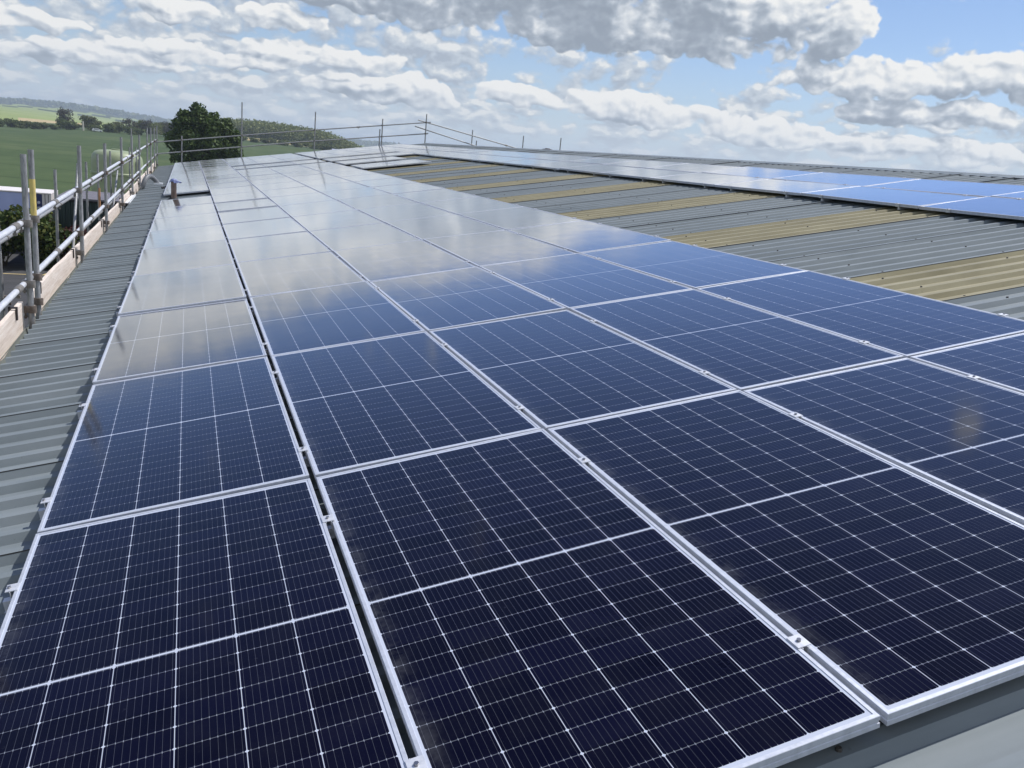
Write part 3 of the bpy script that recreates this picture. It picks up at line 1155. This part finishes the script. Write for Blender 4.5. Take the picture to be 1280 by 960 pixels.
# walkway boards, mostly hidden behind the toe boards
for k in range(4):
    for (ya, yb) in ((1.0, 14.9), (15.0, 28.9), (29.0, 42.6)):
        mb = MB()
        x = PX - .13 - k * .19
        mb.box(x - .17, x, ya, yb, -1.99, -1.95)
        o = mb.build('walkway_board', M['board'], None, bevel=.004)
        tag(o, 'timber walkway board on the scaffold lift, %s plank of the %s length' % (['inmost', 'second', 'third', 'outmost'][k], 'nearest' if ya < 5 else ('middle' if ya < 20 else 'farthest')),
            'scaffold board', 'walkway boards')


# toe boards on edge with their iron clips
def toe_board(ya, yb, z0, z1, label, x=-1.862, dz=0.0):
    mb = MB()
    n = 8
    vs = []
    for i in range(n + 1):
        y = ya + (yb - ya) * i / n
        b = 0.006 * math.sin(i * 1.3)
        zc = z0 + (z1 - z0) * i / n
        for (dx, zz) in ((0, 0), (.036, 0), (.036, .285), (0, .285)):
            vs.append((x - .036 + dx + b, y, zc + zz))
    fs = [(i * 4 + k, i * 4 + (k + 1) % 4, (i + 1) * 4 + (k + 1) % 4, (i + 1) * 4 + k) for i in range(n) for k in range(4)]
    fs += [(3, 2, 1, 0), tuple(n * 4 + k for k in range(4))]
    mb.add(vs, fs)
    o = mb.build('toe_board', M['board'], None)
    tag(o, label, 'scaffold board', 'toe boards along the eaves')
    for f in (0.12, 0.9):
        y = ya + (yb - ya) * f
        zc = z0 + (z1 - z0) * f
        k = MB()
        k.box(x - .05, x - .037, y - .02, y + .02, zc + .15, zc + .312)
        k.box(x - .05, x + .016, y - .02, y + .02, zc + .30, zc + .312)
        k.box(x + .004, x + .016, y - .02, y + .02, zc + .20, zc + .30)
        k.build('board_clip', M['iron'], o)
    if True:
        for y, s in ((ya, 1), (yb, -1)):
            k = MB()
            zc = z0 if s > 0 else z1
            k.box(x - .0375, x + .0015, min(y + s * .03, y + s * .062), max(y + s * .03, y + s * .062), zc - .0015, zc + .2865)
            k.build('end_band', M['galv'], o)
    return o


toe_board(3.2, 7.20, -.545, -.548, 'pinkish timber toe board nearest the camera, at the left edge of the roof')
toe_board(7.68, 11.12, -.545, -.56, 'timber toe board between the doubled posts and the next single post')
toe_board(11.2, 15.08, -.565, -.575, 'timber toe board in the third bay, with clip bent over its top')
toe_board(15.22, 19.15, -.575, -.58, 'weathered toe board in the fourth bay beside the dark green shed')
toe_board(19.3, 22.85, -.56, -.56, 'weathered toe board in the bay before the grey duct')
toe_board(23.05, 26.8, -.555, -.54, 'toe board beside the end of the grey duct')
toe_board(27.0, 31.5, -.53, -.51, 'toe board in the bay just beyond the grey duct')
toe_board(31.8, 36.9, -.51, -.49, 'small looking toe board last but one along the eaves')
toe_board(37.1, 42.3, -.49, -.47, 'farthest toe board, ending at the gable corner of the eaves')

# white flashing strip at the eave
mb = MB()
mb.box(-1.84, -1.735, 20.3, 22.9, -.405, -.392)
mb.box(-1.75, -1.738, 20.3, 22.9, -.392, -.36)
tag(mb.build('flashing_strip', M['whitep'], None), 'short white metal strip lying on the roof edge beside the toe boards', 'flashing')

# ------------------------------------------------------------------ gable guard rail
gab = empty('gable_guard_rail')
tag(gab, 'thin tube guard rail standing across the far gable end of the roof', 'guard rail')
GY = 42.42
fc = coupler_mesh()
for (x, zt) in ((-.745, 1.07), (1.93, 2.86), (5.33, 2.80), (8.56, 2.32), (8.66, 2.83), (10.9, 3.30)):
    standard(gab, x, GY + random.uniform(0, .05), -2.5, zt, lean=(random.uniform(-.02, .02), 0), r=.03)
tubepart('rail', gab, (-1.9, GY + .05, .66), (4.4, GY + .05, 1.79), M['galv'], r=.028)
tubepart('rail', gab, (4.2, GY + .05, 1.76), (11.15, GY + .05, 2.93), M['galv'], r=.028, sleeve=(.47,))
tubepart('rail', gab, (-1.9, GY + .05, .13), (4.4, GY + .05, 1.27), M['galv'], r=.028)
tubepart('rail', gab, (4.2, GY + .05, 1.24), (11.05, GY + .05, 2.36), M['galv'], r=.028)
for x, zu, zl in ((-.745, .87, .34), (1.93, 1.35, .83), (5.33, 1.94, 1.43), (8.66, 2.51, 1.97), (10.9, 2.89, 2.34)):
    for z in (zu, zl):
        k = MB()
        k.tube((x, GY + .02, z - .04), (x, GY + .02, z + .04), .042, 10)
        k.tube((x - .04, GY + .06, z), (x + .04, GY + .06, z), .042, 10)
        k.box(x - .012, x + .012, GY - .07, GY, z - .012, z + .012)
        k.build('coupler', M['coupler'], gab)
gab2 = empty('gable_guard_rail')
tag(gab2, 'guard rail descending the hidden far slope beyond the ridge, with three bare posts', 'guard rail')
tubepart('rail', gab2, (10.5, GY + .12, 2.97), (16.6, GY + .12, 2.0), M['galv'], r=.028, sleeve=(.8,))
tubepart('rail', gab2, (10.35, GY + .12, 2.65), (14.6, GY + .12, 1.82), M['galv'], r=.028)
for (x, zt) in ((13.46, 2.79), (16.34, 2.78), (18.53, 2.89), (13.72, 2.27)):
    standard(gab2, x, GY + .16, -2.5, zt, r=.03)

# low dark ventilator beyond the ridge
rv = empty('roof_ventilator', (17.94, 42.9, 0))
tag(rv, 'low dark domed ventilator just showing over the ridge line', 'roof vent')
mb = MB()
mb.tube((0, 0, -1.5), (0, 0, 2.16), .34, 16)
mb.build('stack', M['wall'], rv)
mb = MB()
for i in range(4):
    mb.tube((0, 0, 2.12 + i * .04), (0, 0, 2.16 + i * .04), .62 - .14 * i, 16, .52 - .14 * i)
mb.build('hood', M['iron'], rv)

# ------------------------------------------------------------------ flue pipe, duct, cable
b = rp(-.82, 20.32, ROOF_N)
fl = empty('flue_pipe', b)
tag(fl, 'short brown flue pipe in the gap of the eaves column, topped with blue plastic', 'pipe')
mb = MB()
mb.tube((0, 0, -.06), (0, 0, .42), .062, 20, hollow=True)
mb.build('pipe', M['pipe'], fl, smooth=True)
mb = MB()
for i in range(3):
    mb.tube((0, 0, -.04 + i * .025), (0, 0, -.015 + i * .025), .17 - i * .03, 20, .14 - i * .03)
mb.build('base_flashing', M['dark'], fl, smooth=True)
mb = MB()
seg = 20
vs = [(0, 0, .475)]
for ring, (rr, zz) in enumerate(((.045, .465), (.07, .44), (.08, .41), (.10, .39))):
    for i in range(seg):
        a = 2 * math.pi * i / seg
        w = 1 + (.18 * math.sin(3 * a + ring) + .1 * math.sin(7 * a)) * (ring > 0)
        e = .07 if (ring == 3 and math.cos(a) > .6) else 0
        vs.append(((rr * w + e) * math.cos(a), rr * w * math.sin(a), zz - .02 * math.sin(4 * a) * (ring > 1)))
fs = [(0, 1 + i, 1 + (i + 1) % seg) for i in range(seg)]
for ring in range(3):
    o = 1 + ring * seg
    fs += [(o + i, o + seg + i, o + seg + (i + 1) % seg, o + (i + 1) % seg) for i in range(seg)]
mb.add(vs, fs)
mb.build('plastic_cap', M['bluetape'], fl, smooth=True)


def curve_tube(name, pts, r, m, parent=None, seg=10):
    mb = MB()
    pts = [Vector(p) for p in pts]
    vs, fs = [], []
    for i, p in enumerate(pts):
        d = (pts[min(i + 1, len(pts) - 1)] - pts[max(i - 1, 0)]).normalized()
        e = d.cross(Vector((0.13, 0.2, 1))).normalized()
        g = d.cross(e)
        for k in range(seg):
            a = 2 * math.pi * k / seg
            rr = r * (1 + .06 * (i % 2))
            vs.append(p + (e * math.cos(a) + g * math.sin(a)) * rr)
    for i in range(len(pts) - 1):
        for k in range(seg):
            fs.append((i * seg + k, i * seg + (k + 1) % seg, (i + 1) * seg + (k + 1) % seg, (i + 1) * seg + k))
    fs.append(tuple(range(seg)))
    fs.append(tuple((len(pts) - 1) * seg + k for k in range(seg)))
    mb.add(vs, fs)
    return mb.build(name, m, parent, smooth=True)


pts = []
for i in range(26):
    f = i / 25
    a = math.pi * (1.05 - 1.0 * f)
    c = rp(-1.74 + .42 * f, 25.6 + .25 * math.cos(a), ROOF_N + .06 + .27 * max(0, math.sin(a)))
    pts.append(c)
du = curve_tube('ventilation_duct', pts, .065, M['hose'])
tag(du, 'grey ribbed duct arching over the roof edge beyond the flue pipe', 'duct')
mb = MB()
e = pts[-1]
mb.box(e.x - .1, e.x + .14, e.y - .1, e.y + .12, e.z - .03, e.z + .015)
mb.build('collar', M['whitep'], du)
cb = []
for i in range(20):
    f = i / 19
    cb.append(rp(-1.2 + .34 * f, 24.9 + .03 * math.sin(f * 9), ROOF_N + .02))
tag(curve_tube('cable', cb, .03, M['dark'], seg=6), 'black cable running from the grey duct to the panels', 'cable')

# ------------------------------------------------------------------ yard behind the scaffold
sh = empty('storage_shed', (-4.3, 45.3, -5.2))
tag(sh, 'low dark green ribbed shed with a flat grey roof behind the scaffold', 'shed')
M['shedgreen'] = mottled('dark_green_cladding', (0.010, 0.026, 0.026), (0.014, 0.036, 0.034), 2, 0.5, stretch=(1, 1, .2))
M['shedroof'] = mottled('grey_shed_roof', (0.125, 0.12, 0.14), (0.16, 0.155, 0.175), 1.2, 0.75)
mb = MB()
x = -1.8
pts = []
while x < 1.8 - .01:
    pts += [(x, -2.45), (x + .10, -2.45), (x + .13, -2.41), (x + .20, -2.41), (x + .225, -2.45)]
    x += .225
pts.append((1.8, -2.45))
vv = [(px, py, z) for z in (0, 2.86) for (px, py) in pts]
n = len(pts)
mb.add(vv, [(i, i + 1, n + i + 1, n + i) for i in range(n - 1)])
mb.box(-1.8, -1.74, -2.40, 2.5, 0, 2.86)
mb.box(1.74, 1.8, -2.40, 2.5, 0, 2.86)
mb.box(-1.74, 1.74, 2.44, 2.5, 0, 2.86)
mb.build('wall', M['shedgreen'], sh)
mb = MB()
mb.box(-1.86, 1.86, -2.55, 2.58, 2.94, 3.03)
mb.build('roof', M['shedroof'], sh, bevel=.01)
mb = MB()
mb.box(-1.84, 1.84, -2.50, 2.5, 2.87, 2.935)
mb.build('fascia', M['dark'], sh)
mb = MB()
mb.box(.3, 1.3, -2.475, -2.455, .05, 2.1)
dr = mb.build('door', M['shedgreen'], sh)
mb = MB()
mb.box(.38, .41, -2.51, -2.476, 1.0, 1.16)
mb.build('handle', M['galv'], dr)

tk = empty('storage_tank', (-4.40, 55.4, -5.2))
tag(tk, 'tall pale green round shouldered tank standing behind the dark shed', 'tank')
M['tankgreen'] = mottled('pale_green_tank', (0.24, 0.285, 0.165), (0.285, 0.33, 0.20), .9, 0.5, c3=(0.33, 0.37, 0.24))
seg = 32
prof = [(1.42, 0), (1.42, 3.55), (1.47, 3.58), (1.47, 3.68), (1.42, 3.72), (1.42, 4.35), (1.36, 4.65), (1.22, 4.84), (1.0, 4.93), (.5, 4.99), (.001, 5.0)]
vs = [(r * math.cos(2 * math.pi * k / seg), r * math.sin(2 * math.pi * k / seg), z) for (r, z) in prof for k in range(seg)]
fs = [(i * seg + k, i * seg + (k + 1) % seg, (i + 1) * seg + (k + 1) % seg, (i + 1) * seg + k) for i in range(len(prof) - 1) for k in range(seg)]
mb = MB()
mb.add(vs, fs)
mb.build('shell', M['tankgreen'], tk, smooth=True)
mb = MB()
mb.tube((0, 0, 4.98), (0, 0, 5.06), .3, 20)
mb.build('lid', M['tankgreen'], tk)
mb = MB()
mb.tube((1.2, -.9, 0), (1.2, -.9, 4.6), .05, 10)
mb.build('outlet_pipe', M['galv'], tk)

tl = empty('lorry_trailer', (-8.6, 46.6, -5.2))
tag(tl, 'blue curtain sided lorry trailer with white roof parked behind the hedge', 'trailer')
M['curtain'] = mottled('blue_curtain', (0.36, 0.42, 0.70), (0.42, 0.48, 0.76), 2, 0.45, stretch=(1, 1, .3), bump=.3, bscale=2)
M['navy'] = mat('navy_panel', (0.02, 0.03, 0.12), 0.4)[0]
M['emblem'] = mat('pale_emblem', (0.5, 0.52, 0.6), 0.5)[0]
M['palepanel'] = mottled('pale_panel', (0.62, 0.58, 0.56), (0.72, 0.69, 0.68), 3, 0.6)
M['brownpanel'] = mat('brown_panel', (0.16, 0.08, 0.05), 0.7)[0]
mb = MB()
mb.box(-4.0, 1.26, -1.2, 1.2, .95, 2.90)
mb.build('curtain_side', M['curtain'], tl, bevel=.02)
mb = MB()
mb.box(-4.04, 1.96, -1.24, 1.24, 2.902, 2.97)
mb.build('roof', M['palepanel'], tl, bevel=.02)
mb = MB()
mb.box(1.262, 1.55, -1.21, 1.21, .95, 2.90)
nv = mb.build('navy_panel', M['navy'], tl)
mb = MB()
mb.tube((1.41, -1.214, 2.5), (1.41, -1.222, 2.5), .07, 12)
mb.box(1.34, 1.48, -1.222, -1.214, 2.18, 2.30)
mb.build('emblem', M['emblem'], nv)
mb = MB()
for i in range(3):
    mb.box(1.56 + i * .14, 1.56 + i * .14 + .11, -1.22, 1.21, .95, 2.90)
mb.build('rear_doors', M['palepanel'], tl)
mb = MB()
mb.box(1.72, 1.95, -1.235, -1.222, .95, 2.35)
mb.build('rear_post', M['brownpanel'], tl)
mb = MB()
mb.box(-4.0, 1.9, -.6, .6, .7, .94)
mb.build('chassis', M['iron'], tl)
for x in (-.2, 1.0):
    for s in (-1, 1):
        mb = MB()
        mb.tube((x, s * .85, .5), (x, s * 1.15, .5), .5, 20)
        wh = mb.build('wheel', M['rubber'], tl)
        mb = MB()
        mb.tube((x, s * 1.151, .5), (x, s * 1.16, .5), .27, 16)
        mb.build('rim', M['galv'], wh)


# ------------------------------------------------------------------ vegetation
def leaf_cloud(lobes, n, size, seed, hollow=0.55, flat=1.0):
    """many small leaf clumps spread through the volume of uneven lobes"""
    g = np.random.default_rng(seed)
    w = np.array([l[3] * l[4] * l[5] for l in lobes]) ** .75
    idx = g.choice(len(lobes), n, p=w / w.sum())
    L = np.array(lobes)[idx]
    d = g.normal(size=(n, 3))
    d /= np.linalg.norm(d, axis=1)[:, None]
    rad = (hollow + (1 - hollow) * g.random(n) ** .6)
    # uneven outline
    ph = L[:, 0] * 1.7 + L[:, 2]
    rad *= 1 + .16 * np.sin(d[:, 0] * 5 + ph) + .14 * np.sin(d[:, 2] * 7 + d[:, 1] * 5 + ph)
    c = L[:, :3] + d * rad[:, None] * L[:, 3:6]
    nrm = d * .6 + g.normal(size=(n, 3)) * .75 + np.array([0, 0, .25])
    nrm /= np.linalg.norm(nrm, axis=1)[:, None]
    t = np.cross(nrm, g.normal(size=(n, 3)))
    t /= np.linalg.norm(t, axis=1)[:, None]
    u = np.cross(nrm, t)
    s = size * (.6 + .8 * g.random(n))[:, None]
    a, b2 = t * s, u * s * .7 * flat
    k = .35
    vs = np.stack([c - a, c - a * k - b2, c + a * .6 - b2 * .7, c + a, c + a * k + b2, c - a * .6 + b2 * .7], 1).reshape(-1, 3)
    return vs, n


def leaf_mesh(name, lobes, n, size, seed, m, parent=None, hollow=.55):
    vs, n = leaf_cloud(lobes, n, size, seed, hollow)
    me = bpy.data.meshes.new(name)
    me.vertices.add(n * 6)
    me.vertices.foreach_set('co', vs.astype(np.float32).ravel())
    me.loops.add(n * 6)
    me.loops.foreach_set('vertex_index', np.arange(n * 6, dtype=np.int32))
    me.polygons.add(n)
    me.polygons.foreach_set('loop_start', np.arange(0, n * 6, 6, dtype=np.int32))
    me.materials.append(m)
    me.update(calc_edges=True)
    o = bpy.data.objects.new(name, me)
    COL.objects.link(o)
    if parent is not None:
        o.parent = parent
    return o


def trunk_mesh(parent, h, r, limbs, seed):
    g = random.Random(seed)
    mb = MB()
    p = Vector((0, 0, -.2))
    segs = 5
    for i in range(segs):
        q = p + Vector((g.uniform(-.05, .05) * h * .2, g.uniform(-.05, .05) * h * .2, (h + .2) / segs))
        mb.tube(p, q, r * (1 - .12 * i), 10, r * (1 - .12 * (i + 1)))
        p = q
    for (tx, ty, tz) in limbs:
        a = Vector((0, 0, h * g.uniform(.5, .95)))
        m = a.lerp(Vector((tx, ty, tz)), .5) + Vector((0, 0, .08 * h))
        mb.tube(a, m, r * .5, 8, r * .32)
        mb.tube(m, (tx, ty, tz), r * .32, 8, r * .08)
    return mb.build('trunk', M['bark'], parent, smooth=True)


def polar(a, r):
    x, y = CAM_P.x + r * math.sin(R(a)), CAM_P.y + r * math.cos(R(a))
    return x, y, ground_z(x, y)


# the oak beyond the gable
x, y, z = polar(0.95, 120)
oak = empty('oak_tree', (x, y, z))
tag(oak, 'big dark green oak tree with an uneven crown beyond the far gable', 'tree')
lob = [(-1.3, 0, 7.6, 2.0, 2.2, 2.0), (-.5, .3, 8.5, 1.7, 1.8, 1.5), (-2.6, .2, 6.9, 1.5, 1.8, 1.6), (.9, -.3, 7.4, 1.8, 2.2, 1.6), (2.1, .2, 7.0, 1.7, 1.8, 1.35),
       (3.3, .4, 6.0, 1.4, 1.8, 1.4), (-3.2, -.3, 5.2, 1.3, 1.8, 1.6), (-1.5, -.8, 5.4, 2.2, 2.4, 1.9), (.8, -.9, 5.2, 2.4, 2.4, 2.0), (2.8, -.5, 4.4, 1.7, 1.9, 1.8),
       (-2.4, -.4, 3.4, 1.7, 1.9, 1.6), (0, -.6, 3.2, 2.3, 2.2, 1.6), (2.0, -.2, 2.8, 1.9, 1.9, 1.5), (3.7, 0, 3.3, 1.0, 1.4, 1.4), (-.9, 0, 9.35, .9, 1.0, .75), (1.2, .2, 8.55, .7, .8, .7),
       (2.55, .1, 8.0, .8, .9, .6), (-2.3, 0, 8.3, .8, .9, .8)]
lob = [(a * 1.1, b2, c, d * .84, e * .86, f * .8) for (a, b2, c, d, e, f) in lob]
leaf_mesh('crown', lob, 14500, .17, 3, M['oak'], oak, .45)
trunk_mesh(oak, 3.2, .42, [(-2.2, 0, 6.6), (-.6, .2, 8.2), (1.6, 0, 7), (3, .2, 5.6), (-2.8, 0, 5), (2.4, -.4, 4.2), (.2, -1.2, 6)], 4)


def tree_proto(name, lobes, n, size, seed, m, h, r, limbs):
    e = empty(name)
    leaf_mesh('crown', lobes, n, size, seed, m, e, .35)
    trunk_mesh(e, h, r, limbs, seed)
    return e


def rlobes(seed, w, h, n, z0=0.25):
    g = random.Random(seed)
    out = [(0, 0, h * .55, w * .38, w * .38, h * .36)]
    for i in range(n):
        a = g.uniform(0, 6.28)
        rr = g.uniform(.1, .42) * w
        zz = h * g.uniform(z0, .86)
        s = g.uniform(.15, .27)
        out.append((math.cos(a) * rr, math.sin(a) * rr, zz, w * s, w * s, h * s * .8))
    return out


LM = [(-1.5, 0, 3.6), (1.4, .4, 3.8), (.2, -1.2, 4.2)]
kinds = {
    'hawthorn': [tree_proto('hedge_bush', rlobes(11 + i, 6.5, 4.2, 9, .15), 1500, .26, 20 + i, M['hedge'], 1.2, .16, [(-1.4, 0, 2.6), (1.3, .3, 2.8)]) for i in range(3)],
    'dark': [tree_proto('dark_tree', rlobes(31 + i, 7.5, 7.5, 11), 2200, .30, 40 + i, M['woodA'], 2.2, .25, LM) for i in range(2)],
    'olive': [tree_proto('olive_tree', rlobes(51, 9.5, 6.6, 12), 2600, .30, 60, M['olive'], 2.0, .25, LM)],
    'brown': [tree_proto('bare_tree', rlobes(71 + i, 7.5, 8.0, 12), 1500, .24, 80 + i, M['brownwood'], 2.4, .22, LM + [(-2, 1, 5.6), (2, -1, 6), (.5, 1, 6.8), (-.8, -.6, 6.4)]) for i in range(2)],
}
used = {}


def plant(kind, i, a, r, s, label, cat, group, sz=1.0):
    p = kinds[kind][i % len(kinds[kind])]
    if id(p) in used:
        p = copy_tree(p)
    else:
        used[id(p)] = 1
    x, y, z = polar(a, r)
    p.location = (x, y, z - .15)
    p.rotation_euler = (0, 0, random.uniform(0, 6.28))
    p.scale = (s, s, s * sz)
    tag(p, label, cat, group)


HL = 'dark green hedge bush in the far field boundary, '
hb = [(-9.9, 1.0, .95), (-9.35, 1.15, .9), (-8.75, 1.1, .85), (-8.2, .9, .9), (-7.75, 1.0, .8), (-7.2, .8, .8), (-6.6, 1.25, .95), (-6.15, .95, .9), (-5.05, 1.0, .8), (-4.35, 1.1, 1.0),
      (-3.8, 1.1, 1.0), (-3.25, 1.0, 1.0), (-2.75, 1.0, .9)]
wd = ['leftmost of all', 'second from the left', 'third from the left', 'fourth from the left', 'fifth from the left', 'low one by the bare tree', 'broad, before the bare tree',
      'just right of the bare tree', 'beside the white car', 'first one right of the white car', 'second one right of the white car', 'third one right of the white car', 'beside the dark trees']
for i, (a, s, sz) in enumerate(hb):
    plant('hawthorn', i, a, 452 + 5 * math.sin(i * 2.1), s, HL + wd[i], 'hedge bush', 'hedge bushes beyond the crop field', sz)
plant('brown', 0, -6.62, 466, 1.3, 'nearly bare grey brown tree rising above the far hedge', 'tree', 'far hedgerow trees')
plant('olive', 0, -5.25, 462, 1.0, 'broad olive green tree above the white car', 'tree', 'far hedgerow trees')
plant('olive', 1, -3.95, 500, .75, 'small yellowish tree standing in the pale gap right of the car', 'tree', 'far hedgerow trees')
for i, (k, a, r, s, lab) in enumerate((('brown', -3.2, 462, 1.0, 'grey brown tree, first of the dark row behind the posts'), ('dark', -2.75, 470, .95, 'dark tree, second of the row behind the posts'),
                                       ('brown', -2.25, 466, 1.05, 'grey brown tree, third of the dark row behind the posts'), ('dark', -1.75, 462, .9, 'dark tree, fourth of the row behind the posts'),
                                       ('olive', -1.35, 475, 1.05, 'yellow green tree left of the oak'), ('brown', -.95, 463, 1.0, 'grey brown tree half hidden by the oak'),
                                       ('dark', -.4, 466, 1.0, 'dark tree wholly behind the left of the oak'))):
    plant(k, i, a, r, s, lab, 'tree', 'far hedgerow trees')
for i, (a, s, r) in enumerate(((3.3, .8, 470), (3.9, .75, 468), (4.5, .8, 472), (5.1, .85, 470), (5.7, .95, 468), (6.4, 1.0, 465), (7.1, 1.0, 470), (7.8, 1.05, 468), (8.5, 1.1, 466), (9.2, 1.1, 470),
                                (9.9, 1.1, 468), (10.6, 1.0, 470), (11.3, .8, 480))):
    plant('hawthorn' if i % 3 else 'dark', i, a, r + 45, s * (.9 if i % 3 == 0 else 1.45), 'dark bush below the wooded hill, %s from the oak' % (ORD[i] if i else 'first'), 'bush', 'bushes below the wooded hill', .62)
for i, (a, s) in enumerate(((12.9, .62), (13.25, .5))):
    plant('dark', i, a, 560, s, ['taller dark tree just showing over the roof near the gable corner', 'smaller dark tree just showing over the roof near the gable corner'][i], 'tree', 'trees over the roof edge')

# wooded hill: crowns that read as one mass
g = np.random.default_rng(5)
lobes = []
for k in range(1500):
    a = g.uniform(1.4, 11.6)
    r = g.uniform(615, 800)
    if a > 9.0 and g.random() < (a - 9.0) / 3.2:
        continue
    x, y, z = polar(a, r)
    hh = g.uniform(6.5, 10.0) * (1 if a < 8.5 else max(.45, 1 - (a - 8.5) * .2))
    lobes.append((x, y, z + hh * .58, g.uniform(2.6, 4.6), g.uniform(2.6, 4.6), hh * .5))
wo = leaf_mesh('woodland', lobes, 90000, .62, 6, M['woodA'], None, .75)
structure(wo, 'stuff')
wo['label'] = 'mixed green woodland covering the low hill to the right'
lobes = []
for k in range(900):
    a = g.uniform(-14, 13)
    r = g.uniform(3600, 4500)
    x, y, z = polar(a, r)
    s = g.uniform(16, 34)
    lobes.append((x, y, z + 5, s, s, g.uniform(7, 13)))
wo = leaf_mesh('woodland', lobes, 16000, 7.0, 8, M['woodA'], None, .8)
structure(wo, 'stuff')
wo['label'] = 'far woodland on the blue ridge at the skyline'

# hedge and shrubs by the yard
def near_bush(name, x, y, lobes, n, size, seed, m, label):
    e = empty(name, (x, y, -5.2))
    tag(e, label, 'bush', 'bushes by the yard')
    leaf_mesh('foliage', lobes, n, size, seed, m, e, .5)
    mb = MB()
    gg = random.Random(seed)
    for i in range(7):
        mb.tube((gg.uniform(-.3, .3), gg.uniform(-.3, .3), -.1), (gg.uniform(-1.1, 1.1), gg.uniform(-.7, .7), gg.uniform(1.2, 2.0)), .035, 6, .012)
    mb.build('stems', M['bark'], e)


near_bush('hedge_bush', -8.3, 41.2, rlobes(91, 3.4, 2.55, 11, .12), 5200, .085, 92, M['bush'], 'dense green bush at the left edge in front of the blue trailer')
near_bush('hedge_bush', -6.95, 41.4, rlobes(93, 2.9, 2.7, 11, .12), 4600, .085, 94, M['bush'], 'dense green bush between the doubled posts and the green shed')
near_bush('hedge_bush', -9.9, 42.4, rlobes(97, 3.2, 2.5, 10, .12), 4000, .085, 98, M['bush'], 'green bush at the outer left end of the yard hedge')
near_bush('hedge_bush', -6.05, 41.6, rlobes(95, 1.5, 2.0, 8, .12), 2200, .08, 96, M['hedge'], 'small yellowish bush against the dark shed')
near_bush('red_shrub', -5.35, 41.5, rlobes(99, 1.7, 1.9, 8, .12), 2400, .075, 100, M['redleaf'], 'dark red leaved shrub at the foot of the green shed')

# ------------------------------------------------------------------ far small things
x, y, z = polar(-4.98, 440)
car = empty('parked_car', (x, y, z + .02), (0, 0, R(8)))
tag(car, 'white car parked by the far hedge across the crop field', 'car')
prof = [(-2.1, .35), (-2.15, .75), (-1.95, .95), (-1.75, 1.45), (-.2, 1.52), (.55, 1.45), (1.05, .98), (2.0, .85), (2.15, .6), (2.12, .35)]
mb = MB()
n = len(prof)
mb.add([(px, s * (.86 if pz < 1.0 else .70), pz) for s in (-1, 1) for (px, pz) in prof],
       [tuple(range(n))[::-1], tuple(range(n, 2 * n))] + [(i, (i + 1) % n, n + (i + 1) % n, n + i) for i in range(n)])
mb.build('body', M['carwhite'], car, bevel=.03)
for s in (-1, 1):
    mb = MB()
    w = [(-1.6, 1.02), (-1.5, 1.38), (-.2, 1.42), (.45, 1.36), (.85, 1.02)]
    mb.add([(px, s * (.885 - (pz - 1.0) * .36), pz) for (px, pz) in w] + [(px, s * (.80 - (pz - 1.0) * .36), pz) for (px, pz) in w],
           [(0, 1, 2, 3, 4), (9, 8, 7, 6, 5)] + [(i, (i + 1) % 5, 5 + (i + 1) % 5, 5 + i) for i in range(5)])
    mb.build('window', M['glass'], car)
mb = MB()
mb.add([(.62, -.62, 1.44), (.62, .62, 1.44), (1.08, .74, 1.0), (1.08, -.74, 1.0), (.58, -.62, 1.40), (.58, .62, 1.40), (1.02, .74, .96), (1.02, -.74, .96)],
       [(0, 1, 2, 3), (7, 6, 5, 4), (0, 4, 5, 1), (1, 5, 6, 2), (2, 6, 7, 3), (3, 7, 4, 0)])
mb.build('windscreen', M['glass'], car)
for px in (-1.3, 1.3):
    for s in (-1, 1):
        mb = MB()
        mb.tube((px, s * .68, .33), (px, s * .90, .33), .33, 18)
        wh = mb.build('wheel', M['rubber'], car)
        mb = MB()
        mb.tube((px, s * .901, .33), (px, s * .91, .33), .19, 12)
        mb.build('rim', M['galv'], wh)
x, y, z = polar(-5.72, 442)
mb = MB()
mb.tube((x, y, z), (x, y, z + 3.9), .42, 12, .34)
mb.tube((x, y, z + 3.9), (x, y, z + 4.05), .40, 12, .3)
tag(mb.build('post', M['post'], None), 'pale thick wooden post by the far hedge left of the car', 'post')
x, y, z = polar(9.15, 430)
fs_ = empty('far_shed', (x, y, z + .5))
tag(fs_, 'small far shed with lavender blue roof among bushes below the hill', 'shed')
M['lavroof'] = mat('lavender_roof', (0.30, 0.32, 0.46), 0.5)[0]
mb = MB()
mb.box(-3.2, 3.2, -2, 2, 0, 1.6)
mb.build('wall', M['wall'], fs_)
mb = MB()
mb.add([(-3.5, -2.3, 1.55), (3.5, -2.3, 1.55), (3.5, 0, 2.7), (-3.5, 0, 2.7), (3.5, 2.3, 1.55), (-3.5, 2.3, 1.55)], [(0, 1, 2, 3), (3, 2, 4, 5), (0, 3, 5), (1, 4, 2), (0, 5, 4, 1)])
mb.build('roof', M['lavroof'], fs_)

# ------------------------------------------------------------------ the air between here and the skyline
hm = bpy.data.materials.new('haze_air')
hm.use_nodes = True
ht = NT(hm.node_tree)
ht.n.clear()
pv = ht.node('ShaderNodeVolumePrincipled')
pv.inputs['Color'].default_value = (0.74, 0.87, 1.0, 1)
pv.inputs['Density'].default_value = 0.00024
pv.inputs['Anisotropy'].default_value = 0.2
ho = ht.node('ShaderNodeOutputMaterial')
ht.l.new(pv.outputs[0], ho.inputs['Volume'])
mb = MB()
mb.box(-7300, 7300, -7300, 7300, -190, 82)
hz = mb.build('haze', hm)
structure(hz, 'stuff')
hz['label'] = 'thin pale summer haze that veils the distant ridge'
